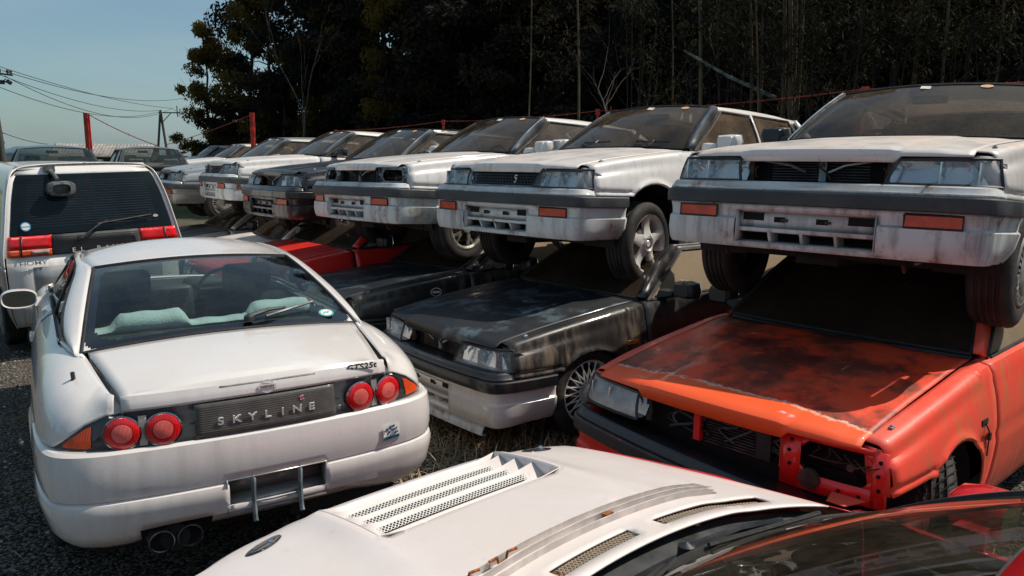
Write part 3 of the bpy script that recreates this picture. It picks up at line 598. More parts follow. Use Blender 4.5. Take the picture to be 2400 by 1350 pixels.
    if grille == 'open':
        b = MB()
        for k in range(9): b.box((.668, 0, .60+.014*k), (.006, .50, .004))
        for y in (-.355, .355): b.box((.70, y, .665), (.02, .03, .11), mi=1)
        b.box((.70, .03, .668), (.012, .036, .10), mi=2); b.box((.706, .03, .70), (.006, .02, .02), mi=1); b.tube([(.71, 0, .72), (.71, .015, .69), (.71, .05, .665), (.70, .07, .63)], .005, 5, mi=1)
        for s in (1, -1): b.tube([(.70, s*.28, .722), (.705, s*.14, .70), (.70, s*.06, .665)], .007, 5, mi=3); b.tube([(.69, s*.33, .63), (.70, s*.335, .68), (.70, s*.32, .69)], .005, 5, mi=1)
        K('front_panel_bracket', [M['steel'], M['iron'], M['bluesteel'], M['alloy_dirty']], b)
    elif grille == 'red':
        b = MB()
        for k in range(11): b.box((.675, .10, .565+.014*k), (.006, .30, .0045))
        b.box((.70, -.07, .645), (.03, .035, .15), mi=1); b.box((.70, -.36, .655), (.02, .03, .13), mi=0); b.box((.695, .28, .64), (.03, .07, .13), mi=2); b.box((.69, .38, .64), (.02, .05, .15), mi=3)
        K('front_panel_bracket', [M['steel'], P_['red2'], M['plastic'], P_[body]], b)
        rr0 = random.Random(3)
        for k in range(9):
            y0 = rr0.uniform(-.34, .36); q = [(.69, y0+rr0.uniform(-.05, .05)*j, .73-.045*j+rr0.uniform(-.01, .01)) for j in range(4)]; h_ = MB(); h_.tube(spl(q, 14), rr0.choice((.004, .006, .011)), 6); K('hose', M[rr0.choice(('plastic', 'iron', 'steel'))], h_)
        h_ = MB(); h_.prism([(.70, .60, .53), (.79, .62, .525), (.80, .70, .53), (.70, .74, .535)], (0, 0, .004)); K('bent_bracket', P_['redp'], h_)
    elif grille == 'slats':
        b = MB()
        for k in range(5): b.box((.765-.012*k, 0, .625+.021*k), (.02, .74, .008))
        for y in (-.37, .37): b.box((.765, y, .665), (.03, .012, .11))
        K('grille', M['steel'], b)
    elif grille == 'hex':
        g = MB(); gx = lambda y, z: bx(y)-.055-(z-.61)*.5
        for r in range(5):
            for c in range(-11, 12):
                y = c*.032+(r % 2)*.016; z = .624+r*.0205
                if abs(y) > .335+(z-.61)*.2: continue
                o_ = [(y+.0205*math.cos(a), z+.0125*math.sin(a)) for a in [PI/6+k*PI/3 for k in range(6)]]; i_ = [(y+.0145*math.cos(a), z+.0085*math.sin(a)) for a in [PI/6+k*PI/3 for k in range(6)]]
                V = [(gx(a, b_), a, b_) for a, b_ in o_]+[(gx(a, b_), a, b_) for a, b_ in i_]+[(gx(a, b_)-.015, a, b_) for a, b_ in i_]
                g.add(V, [(k, (k+1) % 6, 6+(k+1) % 6, 6+k) for k in range(6)]+[(6+k, 6+(k+1) % 6, 12+(k+1) % 6, 12+k) for k in range(6)])
        go = K('grille', M['plastic'], g)
        f = MB(); f.tube([(gx(y, z)+.004, y, z) for y, z in ((-.352, .612), (0, .612), (.352, .612), (.385, .722), (0, .722), (-.385, .722), (-.352, .612))], .009, 4); f.build('grille_frame', M['bluesteel'], go)
        e = MB(); e.tube([(gx(.17, .66)+.01, .17+a, .665+b_) for a, b_ in ((.022, .022), (.002, .028), (-.004, .012), (.010, 0), (.004, -.02), (-.014, -.024))], .005, 5); e.build('emblem', M['chrome'], go)
    # washer jet on wing, cowl, wipers
    if not far:
        for s in (1,): 
            b = MB(); b.box((.50, s*.735, float(ZS(.5))+.008), (.035, .018, .012)); b.box((.497, s*.735, float(ZS(.5))+.016), (.018, .012, .008)); K('washer_jet', M['bluesteel'], b, bevel=.003)
    b = MB(); b.grid([[(hood_xr(y)+.02, y, .905), (hood_xr(y)-.05, y, .918), (wsb(y)[0]-.01, y, wsb(y)[2])] for y in np.linspace(-.69, .69, 11)]); K('cowl', M['plastic'], b)
    if wiper:
        for y0 in (.28, -.30):
            b = MB(); P0 = Gs[0, 8]*0; a0 = np.array(wsb(y0))+[.03, 0, .012]; a1 = np.array(wsb(y0+.30))+[.0, 0, .05]; a2 = np.array(wsb(y0-.12))+[-.02, 0, .05]
            b.tube([a0, (a0+a1)/2+[0.01, 0, .015], a1*.5+a2*.5+[.0, .05, .012]], .008, 6); b.tube([a2*.8+a1*.2, a1], .007, 5); b.lathe([(.022, 0), (.018, .02), (0, .022)], 10, tuple(a0), axis='z'); K('wiper', M['plastic'], b)
    # shell: firewall, engine bay, floor, wheel wells
    b = MB(); b.box((-1.6, 0, .26), (4.0, 1.30, .10)); b.box((.30, 0, .40), (.60, .94, .34)); b.box((.62, 0, .30), (.10, 1.30, .10)); b.box((-.50, 0, .56), (.06, 1.36, .58)); b.box((-3.3, 0, .42), (.9, 1.1, .34)); b.box((-.6, .0, .225), (2.4, .22, .07)); b.box((-1.5, 0, .23), (2.2, 1.44, .06))
    b.box((.55, 0, .55), (.06, 1.30, .07)); b.box((.55, 0, .62), (.02, 1.0, .12)); b.tube([(-.2, .3, .20), (-1.5, .28, .19), (-2.4, .3, .2)], .035, 8); b.box((-1.0, .3, .19), (.5, .2, .1))
    for s in (1, -1): b.tube([(.02, s*.34, .24), (.02, s*.72, ACZ-lift)], .022, 6); b.tube([(.5, s*.36, .25), (.05, s*.68, ACZ-lift-.02)], .018, 6); b.tube([(0, s*.62, .34), (-.03, s*.58, .72)], .04, 8)
    b.tube([(.62, -.5, .26), (.65, -.49, .225), (.62, -.49, .205), (.60, -.5, .235)], .008, 5, mi=1); b.tube([(.62, .44, .26), (.65, .44, .225), (.62, .44, .195), (.59, .44, .225)], .008, 5, mi=1)
    K('underbody', [M['dark'], M['iron']], b)
    for s in (1, -1):
        for cx in (ACX, RCX):
            b = MB(); b.lathe([(AR+.004, .80*s), (AR+.0, .50*s), (.1, .48*s)], 24, (cx, 0, ACZ), a0=-.25, a1=PI+.25); K('wheel_well', M['dark'], b)
    # interior
    sm = M[seatc]
    for y in (-.36, .36):
        b = MB(); b.box((-1.30, y, .50), (.50, .50, .20)); b.box((-1.62, y, .78), (.14, .48, .56), (0, -.25, 0)); b.box((-1.70, y, 1.09), (.09, .26, .16), (0, -.2, 0)); K('seat', sm, b, bevel=.04)
    b = MB(); b.box((-2.15, 0, .50), (.5, 1.2, .22)); b.box((-2.45, 0, .76), (.16, 1.2, .46), (0, -.3, 0)); b.box((-2.80, 0, .93), (.52, 1.24, .03))
    if rear:
        for y in (-.36, .36): b.box((-2.60, y, 1.02), (.08, .30, .12), (0, -.3, 0))
    K('rear_bench', sm, b, bevel=.03)
    b = MB(); b.box((-.80, 0, .84), (.52, 1.34, .16)); b.box((-.92, -.36, .93), (.22, .40, .07)); b.box((-1.0, 0, .62), (.3, .28, .4)); K('dashboard', M['dash'], b, bevel=.03)
    b = MB(); b.lathe([(.185+.014*math.cos(a), .014*math.sin(a)) for a in np.linspace(0, 2*PI, 9)], 28); b.box((0, 0, 0), (.36, .02, .05)); b.box((0, 0, -.08), (.04, .02, .16)); o = K('steering_wheel', M['plastic'], b); o.location = (-1.14, -.36, .90); o.rotation_euler = (math.radians(0), math.radians(0), math.radians(90)); o.rotation_euler = (math.radians(-25), 0, PI/2)
    b = MB(); b.box((-1.06, 0, 1.25), (.02, .22, .055)); K('interior_mirror', M['plastic'], b, bevel=.01)
    # wheels
    zz = ACZ + .015 - lift
    for s, st in ((1, wl), (-1, wr)): mk_wheel(root, ACX+.01, s*.83, zz, s, st, steer=steer)
    if repeater:
        for s in (1, -1): b = MB(); b.box((-.335, s*.842, .675), (.105, .022, .030)); K('side_repeater', M['orange'], b, bevel=.005)
    for ch in root.children:
        n_ = ch.name.split('.')[0]
        if crush != 1 and n_ in ('roof', 'drip_rail', 'pillar', 'pillar_trim', 'chrome_strip', 'windscreen', 'side_window', 'rear_window', 'quarter_window'):
            for q in [ch]+list(ch.children):
                for v_ in q.data.vertices:
                    t_ = max(0, v_.co.z-.93); v_.co.z -= t_*(1-crush); v_.co.y *= 1-t_*.25
        if drop != (0, 0) and n_ in ('front_bumper', 'bumper_strip', 'bumper_top'):
            for q in [ch]+list(ch.children):
                for v_ in q.data.vertices: k_ = max(0, (v_.co.y+.85)/1.7); v_.co.z -= drop[0]+drop[1]*k_; v_.co.x += .03*k_
    for s in (1, -1): mk_wheel(root, RCX, s*.825, ACZ+.015-min(lift, .05), s, wrl)
    if skirt:
        b = MB(); sweep(b, BPF, [(.262, -.03), (.235, -.012), (.205, -.008), (.200, -.04)], skip=lambda i, j: BPF[i, 1] > .72 or BPF[i, 1] < -.80); K('chin_spoiler', P_['bump_w'], b, solid=.004)
    return root

# ---------------------------------------------------------------- the double row of stacked cars
T = 'cars stacked on top of the lower row'; Bq = 'cars crushed underneath the upper row'
r31('white saloon nearest the camera in the upper row, grille missing, hubcap on its front wheel', (2.0, 4.468), -2.324, -.067, -.003, 1.125, 'white1', lift=.075, wl='cap', mirs='R', mir='black', group=T, drop=(0, 0))
r31('white saloon in the upper row with a honeycomb grille and five spoke alloy wheel', (.477, 6.287), -2.414, -.036, .003, 1.062, 'white2', grille='hex', lift=.08, steer=.12, wl='five', frames='iron', wiper=True, group=T)
r31('white coupe in the upper row with empty headlight sockets and rusty bumper corner', (-.906, 7.686), -2.464, -.046, .012, 1.041, 'white3', heads='', sockets=True, coupe=True, lift=.075, steer=.1, wl='tri', group=T)
r31('black coupe in the upper row with headlights but no grille', (-2.212, 9.363), -2.50, -.03, .005, .96, 'black', bumper='black', strip='black', coupe=True, lift=.055, wl='blade', group=T, fr='')
r31('white coupe in the upper row with slatted grille and black door mirror', (-3.60, 11.42), -2.55, -.06, .005, 1.035, 'white2', bumper='bump_w', grille='slats', coupe=True, lift=.055, mir='black', group=T)
r31('beige grey saloon in the upper row above a slotted hubcap', (-5.0, 13.05), -2.56, -.02, -.004, .93, 'silver', bumper='beige', lift=.04, wl='cap', group=T, seatc='seat')
r31('pale saloon far along the upper row half hidden by the van', (-9.0, 22.6), -2.5, -.02, 0, 1.0, 'white3', lift=.05, mirs='', group=T, far=True)
r31('pale saloon farthest along the upper row, only its windscreen showing', (-12.3, 29.5), -2.5, 0, 0, 1.05, 'silver', lift=.05, mirs='', group=T, far=True)
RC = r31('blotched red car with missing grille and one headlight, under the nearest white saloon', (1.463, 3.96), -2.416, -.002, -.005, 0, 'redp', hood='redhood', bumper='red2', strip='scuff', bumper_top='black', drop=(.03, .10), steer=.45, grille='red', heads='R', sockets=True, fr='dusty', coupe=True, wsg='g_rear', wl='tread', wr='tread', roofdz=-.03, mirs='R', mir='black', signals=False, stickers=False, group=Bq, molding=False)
r31('black car with white front bumper, peeling bonnet and lace spoke wheel', (.066, 5.612), -2.518, 0, .012, -.01, 'black', fender='bfend', hood='bhood', bumper='pearl', bumper_top='black', strip='black', grille='open', coupe=True, wsg='g_rear', wl='lace', wr='lace', lift=-.08, crush=.86, repeater=True, roofdz=-.03, mir='black', signals=False, stickers=False, group=Bq, skirt=True)
DC = r31('dark car with dusty wing and round decal, under the white coupe without headlights', (-1.25, 7.10), -2.47, -.035, .045, -.04, 'bfend', hood='bhood', bumper='black', strip='black', grille='open', heads='', coupe=True, crush=.88, wsg='g_rear', wl='plain', mir='black', signals=False, stickers=False, roofdz=-.03, group=Bq)
r31('bright red car under the black coupe', (-2.50, 8.15), -2.42, 0, 0, .05, 'red2', coupe=True, crush=.85, wsg='g_rear', mir='black', signals=False, stickers=False, roofdz=-.03, group=Bq)
r31('white car low in the stack behind the bright red one', (-3.6, 9.7), -2.60, 0, 0, -.02, 'white2', crush=.85, wsg='g_rear', mir='black', signals=False, stickers=False, roofdz=-.03, group=Bq)
r31('cream car low in the stack beside the van', (-4.85, 11.3), -2.52, 0, 0, -.04, 'beige', hood='black', crush=.85, wsg='g_rear', mir='black', signals=False, stickers=False, roofdz=-.03, group=Bq)
D_ = 'dark cars parked facing away behind the van'
r31('dark blue saloon facing away behind the van, left one of the two', (-9.75, 16.5), 2.15, 0, 0, .76, 'navyc', bumper='navyc', rear=True, mirs='LR', mir='black', group=D_, stickers=False, seatc='seat')
r31('dusty dark grey coupe facing away, right one of the two behind the van', (-9.5, 19.8), 2.15, 0, 0, .80, 'brownc', bumper='brownc', coupe=True, rear=True, mirs='LR', mir='black', group=D_, stickers=False, seatc='seat_brown')

b = MB(); b.box((-.30, .846, .675), (.075, .006, .030)); o = b.build('repeater_hole', M['blackhole'], RC); b = MB(); b.tube([(-.30, .85, .67), (-.31, .862, .64), (-.335, .86, .62), (-.345, .858, .55), (-.34, .858, .50)], .004, 5); b.box((-.34, .86, .60), (.02, .014, .035)); b.build('loose_wire', M['plastic'], o)
b = MB(); b.tube([(-.10+.052*math.cos(a), .836+.0*a, .775+.034*math.sin(a)) for a in np.linspace(0, 2*PI, 25)], .003, 4, caps=False); b.box((-.10, .837, .775), (.07, .004, .020)); b.build('round_decal', M['sticker'], DC)

# ---------------------------------------------------------------- pearl white coupe seen from behind (origin under the rear axle, x forward)
def rear_m(x, y, z, tilt=0): return Matrix.Translation((x, y, z)) @ Matrix(((0, 0, -1, 0), (-1, 0, 0, 0), (0, 1, 0, 0), (0, 0, 0, 1))) @ Matrix.Rotation(tilt, 4, 'X')
def pearl_coupe():
    root = empty('coupe_car', (-1.548, 4.004, .015), (0, 0, 0), 'pearl white coupe seen from behind with four round red tail lights', 'car'); root.rotation_euler = (-.004, 0, 2.127)
    PB = P_['pearl']; K = lambda n, m, mb, **k: mb.build(n, m, root, **k)
    PZ = spl([(1.0, .858), (.35, .864), (0, .866), (-.35, .860), (-.58, .846), (-.74, .812), (-.835, .755), (-.890, .68), (-.928, .57), (-.958, .42), (-.978, .2), (-.984, 0)], 90); NZ = pathn(np.vstack([PZ, (PZ*[1, -1])[::-1][1:]]))[:90]
    side = np.array([(0, .735), (-.004, .78), (-.012, .83), (-.028, .875), (-.05, .915), (-.08, .945), (-.115, .968), (-.15, .983), (-.19, .994)])
    corn = np.array([(0, .735), (-.006, .77), (-.018, .81), (-.036, .848), (-.060, .878), (-.088, .902), (-.12, .918), (-.155, .928), (-.19, .936)])
    rear = np.array([(0, .735), (-.006, .77), (-.012, .81), (-.018, .85), (-.022, .885), (-.024, .915), (-.034, .945), (-.060, .966), (-.10, .980)])
    def prof(i):
        x, y = PZ[i]
        a = sstep(-.25, -.80, x)*(1 if y > .6 else 1); c = sstep(.74, .55, y)
        p = side*(1-a)+corn*a if y > .70 or x > -.8 else corn
        p = p*(1-c)+rear*c if y < .74 and x < -.6 else p
        return spl(p, 40)
    ytip = [(.0, .886), (.55, .884), (.62, .868), (.70, .832), (.745, .795), (.79, .748), (.80, .737), (.9, .735)]
    def ztop(i):
        x, y = PZ[i]
        return .735 if x > -.70 else float(np.interp(y, [a for a, b in ytip], [b for a, b in ytip]))
    ylid = lambda x: float(np.interp(x, [-.95, -.75, -.3], [.560, .590, .640]))
    zle = lambda x: float(np.interp(x, [-.935, -.92, -.86, -.35], [.886, .934, .932, .993]))
    pt = lambda i, o, z, s: (PZ[i, 0]+NZ[i, 0]*o, s*(PZ[i, 1]+NZ[i, 1]*o), z)
    for s in (1, -1):
        G = []; L = []
        for i in range(90):
            p = prof(i); zt = ztop(i)
            if PZ[i, 1] > .578:
                k = np.searchsorted(p[:, 1], zt+.002); q = np.vstack([[np.interp(zt+.002, p[:, 1], p[:, 0]), zt+.002], p[k:]]); c3 = []; hit = False
                for o, z in q:
                    a = np.array(pt(i, o, z, 1)); yl = ylid(a[0])+.003
                    if a[1] <= yl and c3:
                        b0 = c3[-1]; t = (b0[1]-yl)/(b0[1]-a[1]+1e-9); c3.append(b0+(a-b0)*t); hit = True; break
                    c3.append(a)
                if not hit: c3.append(np.array((c3[-1][0], ylid(c3[-1][0])+.003, c3[-1][2])))
                e = c3[-1]; c3 = resamp(np.array(c3), 16); dz = zle(e[0])-.001-e[2]; c3[:, 2] += dz*np.linspace(0, 1, 16)**2.0*float(sstep(.578, .62, PZ[i, 1]))
                G.append([(a[0], s*a[1], a[2]) for a in c3])
            if PZ[i, 0] < -.66:
                zz = np.linspace(.736, max(zt, .7365), 8); L.append([pt(i, float(np.interp(z, p[:, 1], p[:, 0]))-.003, z, s) for z in zz])
        q = MB(); q.grid(G)
        # lower side with the wheel arch
        xs = sorted(set(list(np.linspace(1.0, -.35, 20))+[.34*math.cos(a) for a in np.linspace(0, PI, 25)]), reverse=True); G = []
        for x in xs:
            zl = .31+math.sqrt(max(0, .345**2-x*x)) if abs(x) < .345 else .22; zl = max(zl, .22)
            yb = float(np.interp(-x, -PZ[:, 0], PZ[:, 1])); row = []
            for z in np.linspace(.735, zl, 12):
                o = float(np.interp(z, [.22, .38, .50, .58, .66, .735], [-.04, -.012, 0, .004, .006, 0])); r = math.hypot(x, z-.31); row.append((x, s*(yb+o+.012*math.exp(-((r-.36)/.03)**2)), z))
            G.append(row)
        q.grid(G); K('rear_wing', PB, q, solid=.004)
        # door
        d = MB(); G = []
        for x in np.linspace(2.42, 1.006, 14):
            k = sstep(1.0, 2.4, x); G.append([(x, s*y, z-.03*k) for y, z in spl([(.70, .985), (.745, .975), (.80, .93), (.845, .82), (.858, .735), (.864, .66), (.86, .55), (.845, .40), (.815, .22)], 16)])
        d.grid(G); do = K('door', PB, d, solid=.004); h = MB(); h.box((1.25, s*.855, .80), (.16, .018, .04)); h.build('door_handle', PB, do, bevel=.006)
        f = MB(); G = []
        for x in sorted(set(list(np.linspace(3.55, 2.426, 14))+[2.72+.34*math.cos(a) for a in np.linspace(0, PI, 21)]), reverse=True):
            zl = .31+math.sqrt(max(0, .345**2-(x-2.72)**2)) if abs(x-2.72) < .345 else .22; k = (x-2.4)/1.15
            p = spl([(.70-.06*k, .955-.22*k), (.76-.05*k, .93-.22*k), (.82-.06*k, .84-.16*k), (.86-.08*k, .66-.1*k), (.855-.08*k, .45), (.81-.08*k, .22)], 40); p = p[p[:, 1] >= zl-.02]; p = resamp(p, 12); G.append([(x, s*y, z) for y, z in p])
        f.grid(G); K('wing', PB, f, solid=.004)
        # tail lamp strip and circles
        lm = MB(); lm.grid(L, skip=lambda i, j: abs(np.array(L[i])[0][1]) < .30); lo = K('tail_light', M['smoke'], lm, ang=60)
        for yy, rr_ in ((.402, .067), (.572, .067)):
            i = int(np.argmin(abs(PZ[:, 1]-yy))); n = NZ[i]; c = np.array((PZ[i, 0]+n[0]*-.004, s*PZ[i, 1], .803)); ang = math.atan2(s*n[1], n[0])
            for nm, prf, mt in (('lamp_ring', [(rr_+.004, -.01), (rr_+.004, .006), (rr_-.001, .008), (rr_-.001, 0)], M['chrome_dark']), ('lamp_lens', [(rr_, 0), (rr_, .004), (rr_*.93, .010), (rr_*.60, .013), (rr_*.58, .010)], M['red']), ('lamp_centre', [(rr_*.58, .009), (rr_*.56, .014), (rr_*.3, .018), (0, .019)], M['redbright'])):
                b = MB(); b.lathe(prf, 40, axis='x'); b.v = [(c[0]+h_*math.cos(ang)-yy_*math.sin(ang), c[1]+h_*math.sin(ang)+yy_*math.cos(ang), c[2]+zz_) for h_, yy_, zz_ in b.v]; b.build(nm, mt, lo, ang=50)
        am = MB(); rows = []
        for i in range(90):
            if .652 < PZ[i, 1] < .772 and PZ[i, 0] < -.6:
                p = prof(i); zt = min(ztop(i)-.012, .86); rows.append([pt(i, float(np.interp(z, p[:, 1], p[:, 0]))+.0005, z, s) for z in np.linspace(.750, max(zt, .752), 5)])
        am.grid(rows); am.build('turn_signal', M['amber'], lo)
        cl = MB(); rows = [[pt(i, .0, z, s) for z in (.745, .80, .868)] for i in range(90) if .470 < PZ[i, 1] < .505]; cl.grid(rows); cl.build('reversing_lamp', M['clearlens'], lo)
    # centre garnish with raised letters
    g = MB(); idx = [i for i in range(90) if PZ[i, 1] < .300]; rows = [[pt(i, float(np.interp(z, rear[:, 1], rear[:, 0]))+.002, z, 1) for z in np.linspace(.742, .880, 8)] for i in idx]; rows += [[(a, -b, c) for a, b, c in r] for r in rows[::-1][1:]]
    g.grid(rows); go = K('rear_garnish', M['garnish'], g, ang=60, solid=.004)
    xr = lambda y, z: float(np.interp(abs(y), PZ[::-1, 1], PZ[::-1, 0])) - float(np.interp(z, rear[:, 1], rear[:, 0]))*-1*-1
    xr = lambda y, z: float(np.interp(abs(y), PZ[::-1, 1], PZ[::-1, 0])) - float(np.interp(z, rear[:, 1], rear[:, 0]))
    for k, ch in enumerate('SKYLINE'):
        y = .198 - .0635*k; text_obj('letter', ch, .046, M['chrome_soft'], go, rear_m(xr(y, .80)-.010, y, .80, .12), .003, sx=1.25, bold=.0008)
    b = MB(); b.lathe([(.013, 0), (.012, .004), (.008, .006), (.008, .002), (0, .002)], 20, axis='x'); b.v = [(xr(.1, .845)-a-.002, -.145+y_, .845+z_) for a, y_, z_ in b.v]; b.build('lock', M['chrome'], go)
    # boot lid
    G = []
    for y in np.linspace(-.555, .555, 31):
        row = []; 
        i = int(np.argmin(abs(PZ[:, 1]-abs(y)))); yy = abs(y)/.56
        p = prof(i) if abs(y) < .56 else prof(i)
        for z in np.linspace(.888, .945, 6): row.append((xr(y, z), y, z - .006*yy**2))
        zt = .982-.052*yy**2.4; x1 = xr(y, .945)
        row += [(x1+.012, y, .945+(zt-.945)*.5), (x1+.038, y, zt-.004), (x1+.075, y, zt+.003)]
        xf = -.352+.05*(y/.64)**2; zf = 1.040-.046*(y/.60)**2
        for u in np.linspace(.12, 1, 12):
            X = x1+.075+(xf-x1-.075)*u; row.append((X, y*(1+.13*u), zt+.003+(zf-zt-.003)*u+.006*math.sin(PI*u)))
        G.append(row)
    b = MB(); b.grid(G)
    for g_ in (G[0], G[-1]): b.grid([[p_, (p_[0]+(.02 if p_[0] < -.9 else 0), p_[1]*.99, p_[2]-.05)] for p_ in g_])
    lid = K('boot_lid', PB, b, solid=.005, off=-1, ang=16)
    b = MB(); b.grid([[(-.905, y, .865), (-.80, y, .89), (-.5, y, .92), (-.3, y, .95)] for y in np.linspace(-.60, .60, 9)]); K('boot_gutter', PB, b)
    b = MB(); b.grid([[(xr(y, .935)-.003, y, z) for z in (.932, .944)] for y in np.linspace(-.215, .190, 15)]); b.build('brake_light', M['clearlens'], lid, solid=.004)
    b = MB(); c0 = np.array((xr(0, .915)-.003, -.0, .918)); b.lathe([(.030, 0), (.030, .004), (.023, .004), (.023, 0)], 30, axis='x'); b.v = [(c0[0]-a, c0[1]+y_, c0[2]+z_) for a, y_, z_ in b.v]; b.box(tuple(c0+[-.004, 0, 0]), (.004, .075, .017)); em = b.build('emblem', M['chrome_soft'], lid)
    text_obj('emblem_text', 'NISSAN', .015, M['plastic'], em, rear_m(c0[0]-.0065, 0, .918), .0005, sx=1.1)
    text_obj('badge', 'GTS25t', .040, M['chrome_dark'], lid, rear_m(xr(.435, .93)-.010, -.435, .935, .3), .003, sx=1.15, bold=.0008)
    # rear bumper, plate recess
    i0 = int(np.argmin(abs(PZ[:, 0]+.33))); P = spl([(-.33, .864), (-.58, .856), (-.76, .834), (-.850, .796), (-.906, .725), (-.942, .62), (-.970, .42), (-.985, .2), (-.989, 0)], 60); P = np.vstack([P, (P*[1, -1])[::-1][1:]])
    sec = [(.7365, -.06), (.7345, -.010), (.725, .002), (.69, .008), (.64, .012), (.58, .011), (.540, .003), (.532, -.007), (.524, .010), (.505, .016), (.47, .013), (.43, .003), (.39, -.006), (.355, -.03), (.325, -.06), (.30, -.10)]
    def sk(i, j):
        y = P[i, 1]; rearp = P[i, 0] < -.8
        if rearp and -.225 < y < .185 and 5 < j < 11: return True
        if rearp and .255 < y < .53 and j >= 12: return True
        return False
    b = MB(); sweep(b, P, sec, skip=sk, tap=lambda p, z: (.03*float(sstep(.62, .35, abs(p[1])))*float(sstep(.45, .30, z)) if p[0] < -.5 else 0)); bo = K('rear_bumper', PB, b, solid=.004, ang=24)
    b = MB(); R0, R1 = -.232, .192
    for x, z0, z1 in ((-.905, .45, .54),): b.grid([[(x, y, z1), (x-.005, y, z0)] for y in (R0, 0, R1)])
    b.grid([[(-1.0, y, .543), (-.905, y, .54)] for y in (R0, 0, R1)]); b.grid([[(-.985, y, .385), (-.945, y, .43), (-.915, y, .452)] for y in (R0, 0, R1)])
    for y in (R0, R1): b.grid([[(-1.008, y, .545), (-.90, y, .545)], [(-.98, y, .385), (-.90, y, .385)]])
    b.build('plate_recess', P_['vansilver'], bo, solid=.003)
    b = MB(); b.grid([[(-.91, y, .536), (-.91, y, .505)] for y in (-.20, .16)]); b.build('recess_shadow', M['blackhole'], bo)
    b = MB()
    for y in (-.115, .085): b.tube([(-.985, y, .548), (-1.0, y, .53), (-.99, y, .46), (-1.0, y, .36), (-1.01, y, .345)], .010, 4)
    b.box((-.99, -.015, .430), (.004, .20, .022)); b.box((-.95, -.015, .385), (.05, .12, .03)); b.build('plate_bracket', M['bluesteel'], bo)
    # dealer sticker
    def patch(nm, y0, y1, z0, z1, mt, par, o=.026, e=.0015): 
        b = MB(); b.grid([[(float(np.interp(abs(y), PZ[::-1, 1], PZ[::-1, 0]))-o-e, y, z) for z in (z0, z1)] for y in np.linspace(y0, y1, 4)]); return b.build(nm, mt, par)
    st = patch('dealer_sticker', -.605, -.515, .575, .650, M['white'], bo, .040); 
    b = MB(); 
    b.grid([[(float(np.interp(abs(y), PZ[::-1, 1], PZ[::-1, 0]))-.0430, y, z) for z in (.577, .592)] for y in (-.603, -.517)]); b.build('sticker_band', M['navy'], st)
    sxx = lambda y: float(np.interp(abs(y), PZ[::-1, 1], PZ[::-1, 0]))-.0445
    for t_, y, z, sz in (('NISSAN', -.560, .637, .014), ('PRINCE', -.572, .621, .016), ('CHIBA', -.578, .604, .016), ('N', -.532, .626, .024), ('P', -.543, .608, .026), ('C', -.553, .592, .024)):
        mm = Matrix.Translation((sxx(y), y, z)) @ Matrix.Rotation(.42, 4, 'Z') @ rear_m(0, 0, 0); text_obj('sticker_print', t_, sz, M['navy'], st, mm, .0004, sx=.9, bold=.0006)
    b = MB(); b.lathe([(.014, 0), (.013, .003), (0, .003)], 16, axis='x'); b.v = [(-.86-a, .735+y_, .50+z_) for a, y_, z_ in b.v]; b.build('tow_cap', M['plastic'], bo)
    for y in (.452, .342):
        b = MB(); b.lathe([(.046, 0), (.050, .004), (.050, .16), (.044, .16), (.044, .006), (.043, .004)], 28, (-.965, y, .325), axis='x'); b.lathe([(.043, .03), (0, .03)], 20, (-.965, y, .325), axis='x', mi=1); K('exhaust_tip', [M['steel'], M['blackhole']], b)
    # rear window with black printed border
    def rw(u, v):   # u up, v across -1..1
        yb, yt = .652, .525; y = v*(yb*(1-u)+yt*u); x0 = -.335+.055*v*v; x1 = .50+.06*v*v; z0 = 1.046-.048*v*v; z1 = 1.318-.036*v*v
        return np.array((x0*(1-u)+x1*u-.03*4*u*(1-u)*.5, y, z0*(1-u)+z1*u+.045*4*u*(1-u)*.5))
    nu, nv = 56, 110; G = [[rw(u, v) for v in np.linspace(-1, 1, nv+1)] for u in np.linspace(0, 1, nu+1)]
    b = MB(); b.grid(G); 
    for k in range(len(b.f)):
        i, j = divmod(k, nv); u = (i+.5)/nu*2-1; v = (j+.5)/nv*2-1; U = abs(u)/.905; V_ = abs(v)/.93
        cr_ = (max(U-.62, 0)/.38)**2.2+(max(V_-.72, 0)/.28)**2.2 > 1 or U > 1 or V_ > 1
        if cr_ : b.m[k] = 1
        if (max(abs(u)-.70, 0)/.30)**2.2+(max(abs(v)-.84, 0)/.16)**2.2 > 1 and u < 0: b.m[k] = 2
    wo = K('rear_window', [M['g_clear'], M['frit'], PB], b); b = MB()
    e = G[0]+[G[i][-1] for i in range(1, nu+1)]+G[-1][::-1][1:]+[G[i][0] for i in range(nu-1, -1, -1)]; b.tube(e, .0085, 6); b.build('window_seal', M['rubber'], wo)
    b = MB(); n_ = np.array((-.3, 0, .95)); c = rw(.10, -.80)+n_*.006
    e1 = np.array((0, -1, 0)); e2 = np.array((.93, 0, .33)); disc = lambda r, o: [c+n_*o+e1*r*math.cos(a)+e2*r*math.sin(a) for a in np.linspace(0, 2*PI, 26)[:-1]]
    b.prism(disc(.040, 0), n_*.001); so_ = b.build('round_sticker', M['teal_light'], wo); b = MB(); b.prism(disc(.030, .0015), n_*.001); b.build('sticker_disc', M['white'], so_)
    mm = Matrix.Translation(c+n_*.003) @ Matrix(((0, .93, -.3, 0), (-1, 0, 0, 0), (0, .33, .95, 0), (0, 0, 0, 1))); text_obj('sticker_print', 'JAF', .026, M['teal_light'], so_, mm, .0005, bold=.0008)
